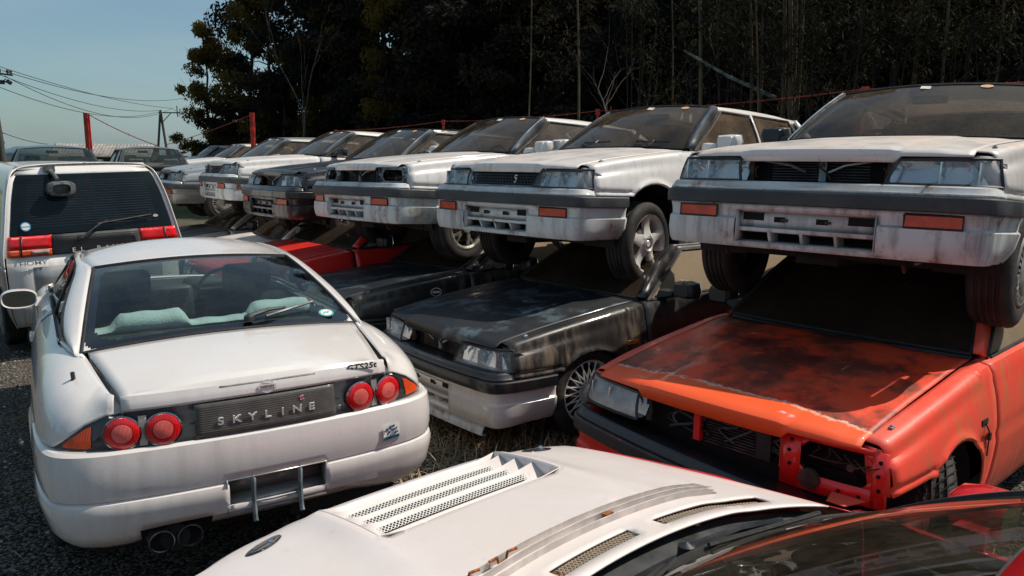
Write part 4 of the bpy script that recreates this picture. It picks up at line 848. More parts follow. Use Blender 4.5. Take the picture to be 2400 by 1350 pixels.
    b = MB(); w0 = rw(.035, -.14)+[0, 0, .02]; w1 = rw(.17, -.72)+[0, 0, .035]; b.lathe([(.028, 0), (.026, .02), (.012, .03), (0, .03)], 16, tuple(w0), axis='z'); b.tube([w0+[0, 0, .02], w0*.7+w1*.3+[0, 0, .025], w0*.45+w1*.55+[0, 0, .012]], [.014, .010, .007], 6); b.tube([w0*.75+w1*.25+[-.0, 0, -.005], w1], .0065, 5); K('wiper', M['plastic'], b)
    # roof, pillars
    rp_ = lambda x, v: (x, v*(.555-.0*x), 1.282+(.052+.006*math.sin(PI*np.clip((x-.5)/1.0, 0, 1)))*(1-abs(v)**2.4)-.02*float(sstep(.95, .5, x))*(1-abs(v)**2)*1+.0)
    G = []
    for k, u in enumerate(np.linspace(0, 1, 18)):
        row = []
        for v in np.linspace(-1, 1, 25):
            xa = .512+.06*v*v; za = np.array(rw(1, 1))[2]*0 + (1.320-.036*v*v); xb_ = 1.50-.10*v*v; x = xa+(xb_-xa)*u
            zc = 1.372-.084*abs(v)**2.4; zz = za + (zc-za)*sstep(-.1, .55, u) - (zc-za)*sstep(-.1, .55, 0)*(1-u) - .050*(1-abs(v)**2)*sstep(.6, 1, u); row.append((x, v*(.532+.030*math.sin(PI*u)), zz))
        G.append(row)
    b = MB(); b.grid(G); K('roof', PB, b, solid=.01, off=-1); Gr = G
    wsx = lambda u, v: np.array(((2.30-.18*v*v)*(1-u)+(1.50-.10*v*v)*u, v*(.66*(1-u)+.53*u), (.965-.02*v*v)*(1-u)+(1.312-.05*abs(v)**2.6)*u+.03*4*u*(1-u)*.4))
    b = MB(); b.grid([[wsx(u, v) for v in np.linspace(-1, 1, 13)] for u in np.linspace(0, 1, 8)]); K('windscreen', M['g_clear'], b)
    for s in (1, -1):
        b = MB(); out = spl([(-.33, .662, .994), (-.10, .705, 1.03), (.16, .700, 1.10), (.42, .655, 1.185), (.66, .612, 1.245), (1.0, .592, 1.266), (1.45, .582, 1.262)], 20)
        inn = [np.array(rw(u, 1))+[0, .010, 0] for u in np.linspace(0, 1, 12)]+[np.array(Gr[i][-1])+[0, .004, 0] for i in np.linspace(1, 17, 9).astype(int)]; inn = resamp(np.array(inn), 20)
        rows = []
        for i in range(20):
            a, c = inn[i], out[i]; bulge = np.array((0, .016, .002)) if i < 12 else np.array((0, .010, .008)); rows.append([(p[0], s*p[1], p[2]) for p in [a*(1-t)+c*t+bulge*math.sin(PI*t) for t in np.linspace(0, 1, 7)]])
        b.grid(rows); b.grid([[(-.36, s*.640, .992), (-.34, s*.66, .992)], [(-.20, s*.66, 1.0), (-.2, s*.70, 1.0)], [(.1, s*.70, .998), (.1, s*.735, .992)], [(.99, s*.705, .992), (.99, s*.715, .99)]])
        a0 = np.array((2.15, .70, .955)); a1 = np.array((1.45, .582, 1.262)); b.grid([[(p[0], s*p[1], p[2]) for p in (a0*(1-t)+a1*t, (a0*(1-t)+a1*t)*[1, .95, 1.01]+[.04, 0, .005], wsx(t, 1)+[0, .006, .002])] for t in np.linspace(0, 1, 8)])
        K('pillar', PB, b, solid=.006)
        b = MB(); gl = []
        top = spl([(-.02, .705, 1.04), (.16, .700, 1.10), (.42, .655, 1.185), (.66, .612, 1.245), (1.0, .592, 1.266), (1.45, .582, 1.262), (1.75, .63, 1.14), (2.13, .70, .965)], 24)
        for p in top: gl.append([(p[0]*(1-t)+(p[0] if p[0] > .1 else .1)*t, s*((p[1]-.004)*(1-t)+.722*t + .01*math.sin(PI*t)), (p[2]-.01)*(1-t)+.985*t-.02*t*float(sstep(1.2, 2.2, p[0]))) for t in np.linspace(0, 1, 6)])
        b.grid(gl); go2 = K('side_window', M['g_tint2'], b); b = MB(); b.tube([(p[0], s*(p[1]+.002), p[2]-.006) for p in top], .010, 5); b.tube([(x, s*.728, .988-.02*float(sstep(1.2, 2.2, x))) for x in np.linspace(.05, 2.15, 10)], .010, 5); b.build('window_frame', M['rubber'], go2)
        b = MB(); b.grid([[(x, s*(.602*(1-t)+.726*t), 1.262*(1-t)+.985*t) for t in np.linspace(0, 1, 5)] for x in (.86, .98)]); K('pillar', M['rubber'], b, solid=.01)
        # mirror
        b = MB(); G = []
        for u, k in ((.10, .45), (.085, .80), (.04, .98), (-.02, 1.0), (-.045, .93), (-.03, .86)):
            G.append([(1.60+u, s*(.905+.104*k*math.copysign(abs(math.cos(a))**.75, math.cos(a))), .985+.060*k*math.copysign(abs(math.sin(a))**.75, math.sin(a))) for a in np.linspace(0, 2*PI, 25)[:-1]])
        b.grid(G, cv=True); b.f.append(tuple(range(b.n-24, b.n))); b.m.append(1); b.f.append(tuple(range(23, -1, -1))); b.m.append(0)
        b.hexa([(1.62, s*.82, .935), (1.70, s*.72, .93), (1.74, s*.72, .99), (1.64, s*.82, .975)], [(1.56, s*.82, .935), (1.58, s*.72, .93), (1.60, s*.72, .99), (1.58, s*.82, .975)]); K('door_mirror', [PB, M['mirror_glass']], b, ang=50)
    b = MB(); b.tube([(-.56, .70, .955), (-.57, .702, .985)], .009, 8); b.lathe([(.016, 0), (.012, .008), (0, .01)], 12, (-.56, .70, .945), axis='z'); K('aerial', M['plastic'], b)
    # bonnet, front
    b = MB(); b.grid([[(x, y, .955-.24*((x-2.3)/1.25)**1.6-.05*(y/.68)**2) for y in np.linspace(-.69, .69, 13)] for x in np.linspace(2.32, 3.58, 12)]); b.grid([[(3.60, y, .66), (3.66, y*1.05, .50), (3.62, y*1.05, .25)] for y in np.linspace(-.68, .68, 9)]); K('bonnet', PB, b, solid=.006)
    # cabin
    sh = M['dash']; b = MB(); b.box((-.12, 0, .985), (.46, 1.22, .03)); b.box((.12, 0, .90), (.06, 1.24, .2)); K('parcel_shelf', sh, b, bevel=.01)
    b = MB(); b.tube([(-.22, .18, 1.0), (-.22, .24, 1.012), (-.22, .36, 1.018), (-.22, .46, 1.012), (-.22, .52, 1.0)], [.01, .035, .04, .035, .01], 10); K('speaker', M['plastic'], b)
    G = []
    for y in np.linspace(-.60, .60, 49):
        hgt = .018+.034*max(float(sstep(.53, .47, abs(y+.02)))*float(sstep(.14, .19, abs(y+.02))), 0); th = .060+.004*math.sin(y*23)+.01*float(hgt > .05); G.append([(.10+th*math.cos(a), y, .995+(hgt+.0015*math.sin(y*41))*(1+math.sin(a))) for a in np.linspace(0, 2*PI, 13)[:-1]])
    b = MB(); b.grid(G, cv=True); b.f += [tuple(range(11, -1, -1)), tuple(range(b.n-12, b.n))]; b.m += [0, 0]; K('seat_top_cover', M['cloth'], b, ang=60)
    for y in (-.36, .36):
        b = MB(); b.box((1.30, y, .48), (.5, .5, .2)); b.box((.98, y, .74), (.14, .50, .58), (0, -.3, 0)); o = K('seat', M['seat'], b, bevel=.04); b = MB(); b.box((.90, y, 1.115), (.10, .30, .19), (0, -.2, 0)); b.build('headrest', M['seat'], o, bevel=.035); b = MB(); [b.tube([(.92, y+q, .98), (.905, y+q, 1.06)], .006, 6) for q in (-.06, .06)]; b.build('headrest_posts', M['steel'], o)
    b = MB(); b.box((.45, 0, .55), (.5, 1.2, .2)); b.box((.16, 0, .78), (.14, 1.2, .38), (0, -.3, 0)); b.box((1.3, 0, .30), (3.6, 1.4, .12)); b.box((2.0, 0, .55), (.06, 1.36, .6)); K('rear_bench', M['seat'], b, bevel=.03)
    b = MB(); b.box((2.05, 0, .88), (.46, 1.36, .14)); b.box((1.92, -.36, .955), (.22, .44, .07)); b.box((1.84, 0, .83), (.12, .36, .26), (0, .12, 0)); do = K('dashboard', M['dash'], b, bevel=.035)
    b = MB()
    for y in (-.075, .075): 
        b.box((1.772, y, .912), (.01, .125, .055), (0, .12, 0), mi=1)
        for k in range(4): b.box((1.766, y, .893+.0125*k), (.008, .115, .003), mi=0)
    for y in (-.10, -.03, .04, .10): b.lathe([(.016, 0), (.014, .012), (0, .012)], 12, axis='x', c=(1.762, y, .845), mi=2 if y == .04 else 1)
    b.box((1.785, 0, .80), (.02, .20, .035), mi=1); b.build('dash_vents', [M['steel'], M['blackhole'], M['orange']], do)
    b = MB(); b.lathe([(.185+.014*math.cos(a), .014*math.sin(a)) for a in np.linspace(0, 2*PI, 9)], 32); b.box((0, 0, 0), (.36, .02, .05)); b.box((0, 0, -.09), (.05, .02, .17)); o = K('steering_wheel', M['plastic'], b); o.location = (1.62, -.36, .93); o.rotation_euler = (math.radians(-25), 0, PI/2)
    b = MB(); b.box((1.42, 0, 1.235), (.03, .24, .06)); K('interior_mirror', M['plastic'], b, bevel=.012)
    # underneath, wheels
    b = MB(); b.box((-.55, 0, .42), (.7, 1.2, .16)); b.box((1.3, 0, .26), (4.0, 1.36, .08)); b.tube([(-.95, .4, .33), (-.4, .35, .30), (.6, .2, .25)], .06, 10); b.box((-.62, -.35, .35), (.5, .5, .16)); K('underbody', M['dark'], b)
    for s in (1, -1):
        for cx in (0, 2.72):
            b = MB(); b.lathe([(.352, .83*s), (.35, .50*s), (.1, .48*s)], 24, (cx, 0, .31), a0=-.25, a1=PI+.25); K('wheel_well', M['dark'], b); mk_wheel(root, cx, s*.83, .315, s, 'five', r=.315)
    return root
M['mirror_glass'] = simple('mirror_glass', (.22, .26, .27), .06, 1)
M['smoke'] = lensmat('smoked_lens', (.018, .02, .022), .12, 200, axis='z', bump=.35)
M['garnish'] = lensmat('grey_reflector', (.075, .072, .066), .3, 34, axis='z', bump=.25, coat=.1)
M['clearlens'] = lensmat('clear_ribbed_lens', (.42, .41, .39), .2, 220)
M['chrome_dark'] = simple('dark_chrome', (.32, .33, .34), .15, 1)
M['chrome_soft'] = simple('satin_letter', (.72, .71, .68), .35, .15)
M['frit'] = simple('black_frit', (.006, .007, .008), .08, coat=1)
M['teal_light'] = simple('teal_sticker', (.08, .38, .38), .5)
M['g_tint2'] = glass('side_tint_glass', (.28, .36, .34), (.2, .22, .2), .05, seed=12)
pearl_coupe()

# ---------------------------------------------------------------- red sports car with vented white bonnet (origin under the bonnet pins, x forward)
def vented_car():
    root = empty('sports_car', (-.30, 2.42, 0), (0, 0, 0), 'red sports car in the foreground with a vented white aftermarket bonnet', 'car'); root.rotation_euler = (0, 0, math.radians(133))
    K = lambda n, m, mb, **k: mb.build(n, m, root, **k); PW = P_['fgwhite']; PR = P_['fgred']
    zx = pch([.20, .15, .05, -.1, -.4, -.7, -1.1], [.67, .76, .815, .842, .878, .908, .938])
    def hz(x, y): 
        a = abs(y)/.74; return float(zx(x)) - .058*a**3 + .006*float(sstep(.50, .40, abs(y)))
    xf = lambda y: .19-.16*(abs(y)/.74)**2.2; xr = lambda y: -.865-.17*(y/.75)**2
    VX0, VX1, VY = .035, -.30, .355
    xs = lambda y: np.r_[xf(y), xf(y)-.012, xf(y)-.04, np.linspace(xf(y)-.07 if xf(y)-.07 > VX0+.02 else VX0+.01, VX0, 5), np.linspace(VX0, VX1, 14)[1:], np.linspace(VX1, xr(y)+.0, 26)[1:]]
    ys = np.r_[np.linspace(-.745, -VY, 18), np.linspace(-VY, VY, 24)[1:], np.linspace(VY, .745, 18)[1:]]; G = []
    NX = len(xs(0))
    def mound(x, y):                                   # raised lips either side of the vent, fading backwards
        d = abs(y)-VY; m = 0
        if d >= -.001: m = .020*math.exp(-(d/.05)**2)*float(sstep(.09, .02, x))*float(sstep(-.62, -.1, x))
        return m
    slot = lambda x, y: False
    for y in ys: G.append([(x, y, hz(x, y)+mound(x, y)) for x in xs(y)])
    def sk(i, j):
        x = (xs(ys[i])[j]+xs(ys[i])[j+1])/2; y = (ys[i]+ys[i+1])/2
        if abs(y) < VY and VX1 < x < VX0: return True
        t = x - (-.800-.155*(y/.75)**2)     # two mesh slots near the rear edge
        return abs(t) < .020 and (.055 < y+.17 < .36 or -.44 < y+.17 < -.045 )
    b = MB(); b.grid(G, skip=sk); ho = K('bonnet', PW, b, solid=.005, off=-1, ang=40)
    # stepped floor of the vent
    b = MB(); yv = np.linspace(-VY, VY, 9); prof = [(VX0, 0), (VX0-.006, -.052), (VX0-.030, -.060)]
    x = VX0-.030
    for k in range(3): prof += [(x-.001, -.056), (x-.006, -.010), (x-.062, -.046), (x-.080, -.050)]; x -= .085
    prof += [(x-.002, -.040), (VX1, 0)]
    rows = [[(px, y, hz(px, y)+pz+mound(px, y)) for px, pz in prof] for y in yv]; b.grid(rows)
    for s in (1, -1): b.grid([[(px, s*VY, hz(px, VY)+mound(px, VY)+.001) for px, pz in prof], [(px, s*VY, hz(px, VY)+pz-.002) for px, pz in prof]])
    b.build('bonnet_vent', PW, ho, solid=.003, ang=30)
    # diamond mesh in three slots
    x = VX0-.030
    for k in range(3):
        x0, x1 = x-.024, x-.046
        f = lambda t, y, x=x, x0=x0, x1=x1: (x0+(x1-x0)*t, y, hz(x0+(x1-x0)*t, y)-.010-.036*((x-.006-(x0+(x1-x0)*t))/.056)+.0042)
        bb = MB(); bb.grid([[f(0, y), f(1, y)] for y in np.linspace(-.325, .325, 9)]); bb.grid([[f(.5-.5*math.sin(a), s*(.325+.022*math.cos(a))) for a in (-PI/2, -PI/4, 0, PI/4, PI/2)] for s in (1,)] + [[f(.5, .325)]*5]); bb.grid([[f(.5-.5*math.sin(a), -(.325+.022*math.cos(a))) for a in (-PI/2, -PI/4, 0, PI/4, PI/2)]] + [[f(.5, -.325)]*5]); sl_ = bb.build('vent_slot', M['blackhole'], ho)
        w = MB(); n = 54
        for q in range(n):
            y0 = -.335+.67*q/n
            for sd in (1, -1):
                a, c = y0, y0+sd*.024
                if abs(a) > .322 or abs(c) > .322: continue
                w.tube([np.array(f(0, a))+[0, 0, .003], np.array(f(1, c))+[0, 0, .003]], .0013, 4, caps=False)
        w.build('wire_mesh', M['white'], sl_); x -= .085
    # curved louvre blades ahead of the screen
    for k in range(3):
        b = MB(); rows = []
        for y in np.linspace(-.60+.03*k, .52, 40):
            x = -.640-.032*k-.085*(y/.6)**2; h = .022*float(sstep(-.60+.03*k, -.50, y)); z = hz(x, y); rows.append([(x, y, z+.001), (x-.006, y, z+h), (x-.009, y, z+h), (x-.006, y, z+.001)])
        b.grid(rows); b.build('louvre_blade', M['lexan'], ho)
    b = MB(); b.box((-.70, -.12, hz(-.7, -.12)+.012), (.018, .03, .022)); b.build('rusty_clip', M['rust'], ho); 
    for y0 in (.20, .33):
        b = MB(); b.tube([(-.67-.05*(y0/.6)**2, y0+q, hz(-.66, y0)+h_) for q, h_ in ((0, .028), (.03, .03), (.035, .012), (.06, .010), (.065, .026), (.09, .024))], .004, 5); b.build('rusty_clip', M['rust'], ho)
    for a, c in ((-.61, -.21), (-.12, .19)):
        b = MB(); b.grid([[(-.800-.155*(y/.75)**2+t, y, hz(-.8, y)-.012) for t in (.03, -.03)] for y in np.linspace(a, c, 8)]); mo_ = b.build('vent_slot', M['gold'], ho); w = MB(); n = int((c-a)/.012)
        for q in range(n):
            y0 = a+(c-a)*q/n
            for sd in (1, -1):
                p0, p1 = y0, y0+sd*.024
                if not (a < p0 < c and a < p1 < c): continue
                g = lambda t, y: np.array((-.800-.155*(y/.75)**2+t, y, hz(-.8, y)-.006)); w.tube([g(.02, p0), g(-.02, p1)], .0016, 4, caps=False)
        w.build('wire_mesh', M['brass'], mo_)
    # pins
    for s in (1, -1):
        b = MB(); c = np.array((.0, s*.545)); G = []
        rr = lambda u: 1-abs(u)**3
        out = [(.028*math.sin(a), .062*math.cos(a)*(1+.2*math.sin(a))) for a in np.linspace(0, 2*PI, 24)[:-1]]
        an = .30*s; top = [(c[0]+p*math.cos(an)-q*math.sin(an), c[1]+p*math.sin(an)+q*math.cos(an)) for p, q in out]
        V = [(a, q, hz(a, q)+.002) for a, q in top]+[(c[0]+(a-c[0])*.85, c[1]+(q-c[1])*.9, hz(a, q)+.006) for a, q in top]; n = 23
        b.add(V, [(k, (k+1) % n, n+(k+1) % n, n+k) for k in range(n)]+[tuple(range(n, 2*n))]); b.lathe([(.011, 0), (.009, .006), (0, .008)], 10, (c[0], c[1]-.02, hz(c[0], c[1])+.006), axis='z', mi=1); b.build('bonnet_pin', [M['smoke'], M['chrome']], ho)
    # red body
    for s in (1, -1):
        b = MB(); G = []
        for x in sorted(set(list(np.linspace(.02, -1.10, 14))+[-.36+.33*math.cos(a) for a in np.linspace(0, PI, 17)]), reverse=True):
            w = .86-.10*float(sstep(-.3, .10, x)); zt = hz(x, .74)-.004; zl = .30+math.sqrt(max(0, .335**2-(x+.36)**2)) if abs(x+.36) < .335 else .20
            p = spl([(.748, zt), (.748+(w-.748)*.45, zt-.02), (w-.01, zt-.12), (w, .52), (w-.01, .40), (w-.06, .20)], 40); p = p[p[:, 1] >= min(zl, zt-.03)-.02]; G.append([(x, s*y, z) for y, z in resamp(p, 12)])
        b.grid(G); K('wing', PR, b, solid=.005)
        b = MB(); G = []
        for x in np.linspace(-1.105, -2.35, 10): G.append([(x, s*y, z) for y, z in spl([(.735, .885), (.79, .87), (.85, .75), (.87, .55), (.855, .38), (.80, .20)], 14)])
        b.grid(G); K('door', PR, b, solid=.005)
        b = MB(); G = []
        for x in sorted(set(list(np.linspace(-2.355, -3.7, 12))+[-2.85+.33*math.cos(a) for a in np.linspace(0, PI, 17)]), reverse=True):
            zl = .30+math.sqrt(max(0, .335**2-(x+2.85)**2)) if abs(x+2.85) < .335 else .20; k = float(sstep(-3.0, -3.7, x)); p = spl([(.66, .90), (.75, .885), (.85-.06*k, .76), (.875-.08*k, .55), (.86-.08*k, .38), (.80-.08*k, .20)], 40); p = p[p[:, 1] >= zl-.02]; G.append([(x, s*y, z) for y, z in resamp(p, 12)])
        b.grid(G); K('rear_wing', PR, b, solid=.005)
    b = MB(); b.grid([[(xf(y)+.01-.0, y*1.02, .655), (xf(y)+.16*(1-(abs(y)/.75)**3)+.02, y*1.06, .58), (xf(y)+.22*(1-(abs(y)/.75)**3)+.02, y*1.08, .44), (xf(y)+.18*(1-(abs(y)/.75)**3), y*1.06, .22)] for y in np.linspace(-.75, .75, 21)]); K('front_bumper', PR, b, solid=.005)
    b = MB(); b.grid([[(-3.2, y, .93), (-3.66, y, .88), (-3.72, y, .70), (-3.70, y, .25)] for y in np.linspace(-.76, .76, 9)]); K('tail_panel', PR, b, solid=.005)
    WS = lambda u, v: np.array(((-.985-.20*v*v)*(1-u)+(-1.66-.07*v*v)*u, v*(.74*(1-u)+.60*u), (.935-.035*v*v)*(1-u)+(1.205-.022*v*v)*u+.05*4*u*(1-u)*.5))
    b = MB(); b.grid([[WS(u, v) for v in np.linspace(-1, 1, 25)] for u in np.linspace(0, 1, 12)]); wo = K('windscreen', M['g_fg'], b)
    b = MB(); b.tube([WS(u, -1) for u in np.linspace(0, 1, 10)], .013, 6); b.tube([WS(u, 1) for u in np.linspace(0, 1, 10)], .013, 6); b.tube([WS(0, v) for v in np.linspace(-1, 1, 20)], .012, 6); b.tube([WS(1, v) for v in np.linspace(-1, 1, 20)], .010, 6); b.build('window_seal', M['rubber'], wo)
    b = MB(); b.grid([[(WS(1, v)+[.0, 0, .004])*(1-t)+np.array((-2.55, v*.58, 1.20-.03*v*v))*t+[0, 0, .02*math.sin(PI*t)] for v in np.linspace(-1, 1, 17)] for t in np.linspace(0, 1, 9)]); K('roof', PR, b, solid=.01)
    b = MB(); b.grid([[np.array((-2.56, v*.54, 1.185-.03*v*v))*(1-t)+np.array((-3.22, v*.62, .935))*t for v in np.linspace(-1, 1, 11)] for t in (0, .5, 1)]); K('rear_window', M['g_tint'], b)
    for s in (1, -1):
        b = MB(); b.grid([[(p[0], s*p[1], p[2]) for p in (WS(u, 1)+[0, .010, .0], WS(u, 1)+[-.02, .035, -.004], WS(u, 1)+[-.03, .042, -.03])] for u in np.linspace(0, 1, 9)])
        b.grid([[(-1.70, s*.600, 1.195), (-1.72, s*.635, 1.16)], [(-2.55, s*.575, 1.18), (-2.55, s*.615, 1.15)]]); b.grid([[(-2.55, s*.535, 1.155), (-2.45, s*.60, 1.12)], [(-3.22, s*.62, .935), (-2.75, s*.73, .90)]]); K('pillar', PR, b, solid=.006)
        b = MB(); b.grid([[(-1.30, s*.755, .89), (-1.72, s*.63, 1.165)], [(-1.9, s*.755, .895), (-2.0, s*.63, 1.165)], [(-2.6, s*.735, .90), (-2.5, s*.58, 1.13)]]); K('side_window', M['g_clear'], b)
        b = MB(); G = []
        for u, k in ((.09, .5), (.07, .85), (.02, 1), (-.04, 1), (-.06, .92)): G.append([(-1.40+u, s*(.91+.10*k*math.copysign(abs(math.cos(a))**.8, math.cos(a))), .935+.060*k*math.copysign(abs(math.sin(a))**.8, math.sin(a))) for a in np.linspace(0, 2*PI, 21)[:-1]])
        b.grid(G, cv=True); b.f += [tuple(range(19, -1, -1)), tuple(range(b.n-20, b.n))]; b.m += [0, 1]; b.hexa([(-1.38, s*.85, .90), (-1.44, s*.85, .90), (-1.44, s*.76, .88), (-1.36, s*.76, .88)], [(-1.38, s*.85, .94), (-1.44, s*.85, .94), (-1.44, s*.76, .93), (-1.36, s*.76, .93)]); K('door_mirror', [PR, M['chrome']], b, ang=50)
        for cx in (-.36, -2.85):
            b = MB(); b.lathe([(.34, .83*s), (.34, .5*s), (.1, .48*s)], 20, (cx, 0, .30), a0=-.2, a1=PI+.2); K('wheel_well', M['dark'], b); mk_wheel(root, cx, s*.84, .305, s, 'five', r=.305)
    b = MB(); G = []
    for y in np.linspace(-.72, .72, 15): G.append([(xr(y)+.03, y, hz(xr(y), y)-.03), (xr(y)-.03, y, hz(xr(y), y)-.045), (-.985-.20*(y/.73)**2, y, .925-.035*(y/.73)**2)])
    b.grid(G); co_ = K('cowl', M['plastic'], b)
    b = MB()
    for k in range(14): b.box((-.925, .02+.016*k, .868), (.045, .005, .012))
    b.build('cowl_grille', M['rubber'], co_)
    for y0, y1 in ((-.12, -.52), (.42, .0)):
        b = MB(); p0 = WS(0, y0/.73)+[.035, 0, -.005]; p1 = WS(.03, y1/.73)+[.0, 0, .02]; b.lathe([(.024, -.03), (.022, .01), (0, .02)], 12, tuple(p0), axis='z'); b.tube([p0, p0*.6+p1*.4+[.01, 0, .012], p0*.3+p1*.7+[0, 0, .01]], [.012, .009, .007], 6); b.tube([WS(.02, (y0-.02)/.73)+[0, 0, .012], p1+[0, -.0, 0]], .007, 5, mi=1); K('wiper', [M['plastic'], M['rubber']], b)
    b = MB(); b.box((-1.55, 0, .76), (.55, 1.36, .16)); b.box((-1.58, -.36, .87), (.28, .44, .09)); b.box((-1.7, 0, .55), (.5, .3, .4)); K('dashboard', M['dash'], b, bevel=.04)
    for y in (-.36, .36): b = MB(); b.box((-2.15, y, .42), (.5, .5, .18)); b.box((-2.42, y, .70), (.14, .48, .56), (0, -.3, 0)); b.box((-2.50, y, 1.0), (.09, .26, .14), (0, -.2, 0)); K('seat', M['seat'], b, bevel=.04)
    b = MB(); b.lathe([(.18+.014*math.cos(a), .014*math.sin(a)) for a in np.linspace(0, 2*PI, 9)], 28); b.box((0, 0, 0), (.35, .02, .05)); o = K('steering_wheel', M['plastic'], b); o.location = (-1.84, -.36, .84); o.rotation_euler = (math.radians(-25), 0, PI/2)
    b = MB(); b.box((-1.7, 0, .25), (3.8, 1.4, .08)); b.box((-.4, 0, .45), (.8, 1.1, .3)); K('underbody', M['dark'], b)
M['lexan'] = simple('weathered_blade', (.60, .55, .52), .5, var=.18, vs=14)
M['rust'] = simple('orange_rust', (.30, .10, .03), .9, var=.5, vs=60)
M['gold'] = simple('brown_backing', (.20, .11, .055), .7, var=.7, vs=40)
M['brass'] = simple('pale_mesh', (.60, .48, .34), .4, .4)
M['g_fg'] = glass('green_screen_glass', (.42, .50, .42), (.12, .11, .08), .22, seed=21, rough=.015, fres=1.7, damin=.05)
vented_car()

# ---------------------------------------------------------------- van
def van():
    root = empty('van', (-4.318, 8.087, -.10), label='white and silver van with dark rear window and red tail lights', cat='van'); root.rotation_euler = (-.03, 0, 2.236)
    K = lambda n, m, mb, **k: mb.build(n, m, root, **k); PW = P_['van']; PS = P_['vansilver']; Lz = 4.6
    sec = [(.80, .32), (.835, .45), (.845, .70), (.845, .98), (.838, 1.06), (.835, 1.10), (.80, 1.30), (.745, 1.60), (.69, 1.80), (.64, 1.875), (.55, 1.915), (.3, 1.935), (0, 1.94)]
    xoff = pch([.3, .9, 1.1, 1.3, 1.8, 1.94], [.0, -.02, .0, .03, .19, .30])
    for s in (1, -1):
        d = spl(sec, 60); lo = d[d[:, 1] < .93]; up = d[d[:, 1] >= .90]
        for nm, dd, mt in (('lower_side', lo, PS), ('upper_side', up, PW)):
            G = []
            for t in np.linspace(0, 1, 14):
                G.append([((float(xoff(z)) if t == 0 else 0)+ (float(xoff(z)))*(1-t)*(t > 0) + (Lz - .5*float(sstep(.9, 1.9, z)))*t, s*y*(1-.06*float(sstep(.85, 1, t))), z) for y, z in dd])
            b = MB(); b.grid(G); K(nm, mt, b, solid=.01, ang=40)
        b = MB(); b.grid([[(x, s*(.829-.09*(z-1.14)/.5*1.15), z) for z in (1.15, 1.62)] for x in (.35, 1.3, 1.34, 2.9)]); K('side_window', M['g_tint'], b, solid=.006)
        for cx in (.80, 3.6):
            b = MB(); b.lathe([(.34, .865*s), (.33, .6*s), (.1, .6*s)], 20, (cx, 0, .31), a0=-.25, a1=PI+.25); b.lathe([(.34, .855*s), (.0, .852*s)], 20, (cx, 0, .31), a0=-.25, a1=PI+.25, mi=0); K('wheel_well', M['dark'], b); mk_wheel(root, cx, s*.872, .315, s, 'cap', r=.315)
    # tailgate
    wz = lambda z: float(np.interp(z, [p[1] for p in sec], [p[0] for p in sec]))
    def band(z0, z1, y0, y1, nz=4, o=0, ny=9): return [[(float(xoff(z))-o + .03*(y/.8)**4, y*wz(z)/.84, z) for z in np.linspace(z0, z1, nz)] for y in np.linspace(y0, y1, ny)]
    b = MB(); b.grid(band(.55, 1.03, -.82, .82)); b.grid(band(1.83, 1.90, -.80, .80)); 
    for s in (1, -1): b.grid(band(1.03, 1.90, s*.785, s*.835, 10, ny=3))
    b.grid([[(.26+.04*0, y, 1.885), (.34, y, 1.925), (.6, y, 1.938-.02*(y/.6)**2)] for y in np.linspace(-.6, .6, 7)]); tg = K('tailgate', PW, b, solid=.006)
    b = MB(); b.grid(band(.33, .56, -.83, .83, 5, .03)); K('rear_bumper', PS, b, solid=.02)
    b = MB(); b.grid(band(.56, .92, -.60, .60, 4, .004)); b.build('lower_tailgate', PS, tg, solid=.004)
    b = MB(); b.grid(band(1.245, 1.835, -.79, .79, 10, .008, 17)); wo = K('rear_window', M['g_van'], b); 
    b = MB()
    for k in range(18):
        z = 1.32+.026*k; b.tube([(float(xoff(z))-.0105+.03*(y/.8)**4, y*wz(z)/.84, z) for y in np.linspace(-.66, .66, 7)], .0009, 4)
    b.build('defroster_line', M['brownline'], wo)
    b = MB(); b.grid(band(1.035, 1.235, -.42, .42, 5, .012)); ga = K('rear_garnish', M['strip'], b, solid=.01)
    b = MB()
    for k in range(8): b.box((float(xoff(1.1))-.022, 0, 1.055+.022*k), (.006, .78, .007))
    b.build('garnish_rib', M['plastic'], ga)
    for s in (1, -1):
        b = MB(); b.grid(band(1.105, 1.235, s*.425, s*.81, 4, .014)); lo = K('tail_light', M['red'], b, solid=.012)
        b = MB(); b.grid(band(1.035, 1.10, s*.425, s*.81, 4, .014)); b.build('turn_signal', M['amber'], lo, solid=.012)
        b = MB(); b.grid(band(1.055, 1.09, s*.45, s*.60, 2, .028)); b.build('reversing_lamp', M['clearlens'], lo, solid=.004)
        b = MB(); b.grid(band(1.03, 1.24, s*.685, s*.70, 2, .028, 2)); b.build('lens_divider', M['plastic'], lo, solid=.003)
    for k, ch in enumerate('EL RAND'):
        if ch != ' ': y = .23-.077*k; text_obj('letter', ch, .066, M['chrome_soft'], ga, rear_m(-.050, y, 1.066), .003, sx=1.15)
    text_obj('badge', 'HOMY', .055, M['chrome_dark'], tg, rear_m(-.036, .60, .965), .003, sx=1.5, bold=.001)
    # reversing mirror on its arm
    c = np.array((.10, .27, 1.70)); b = MB(); b.box((.24, .33, 1.895), (.09, .10, .07)); b.tube([(.22, .33, 1.87), (.12, .31, 1.83), (.05, .29, 1.78)], [.03, .022, .02], 10); G = []
    for u, k in ((-.04, .6), (-.03, .9), (0, 1), (.05, .9)): G.append([(.02+u, .27+.135*k*math.copysign(abs(math.cos(a))**.6, math.cos(a)), 1.69+.078*k*math.copysign(abs(math.sin(a))**.7, math.sin(a))) for a in np.linspace(0, 2*PI, 21)[:-1]])
    b.grid(G, cv=True); b.f += [tuple(range(19, -1, -1)), tuple(range(b.n-20, b.n))]; b.m += [0, 0]; K('rear_mirror', M['mirrorback'], b, ang=50)
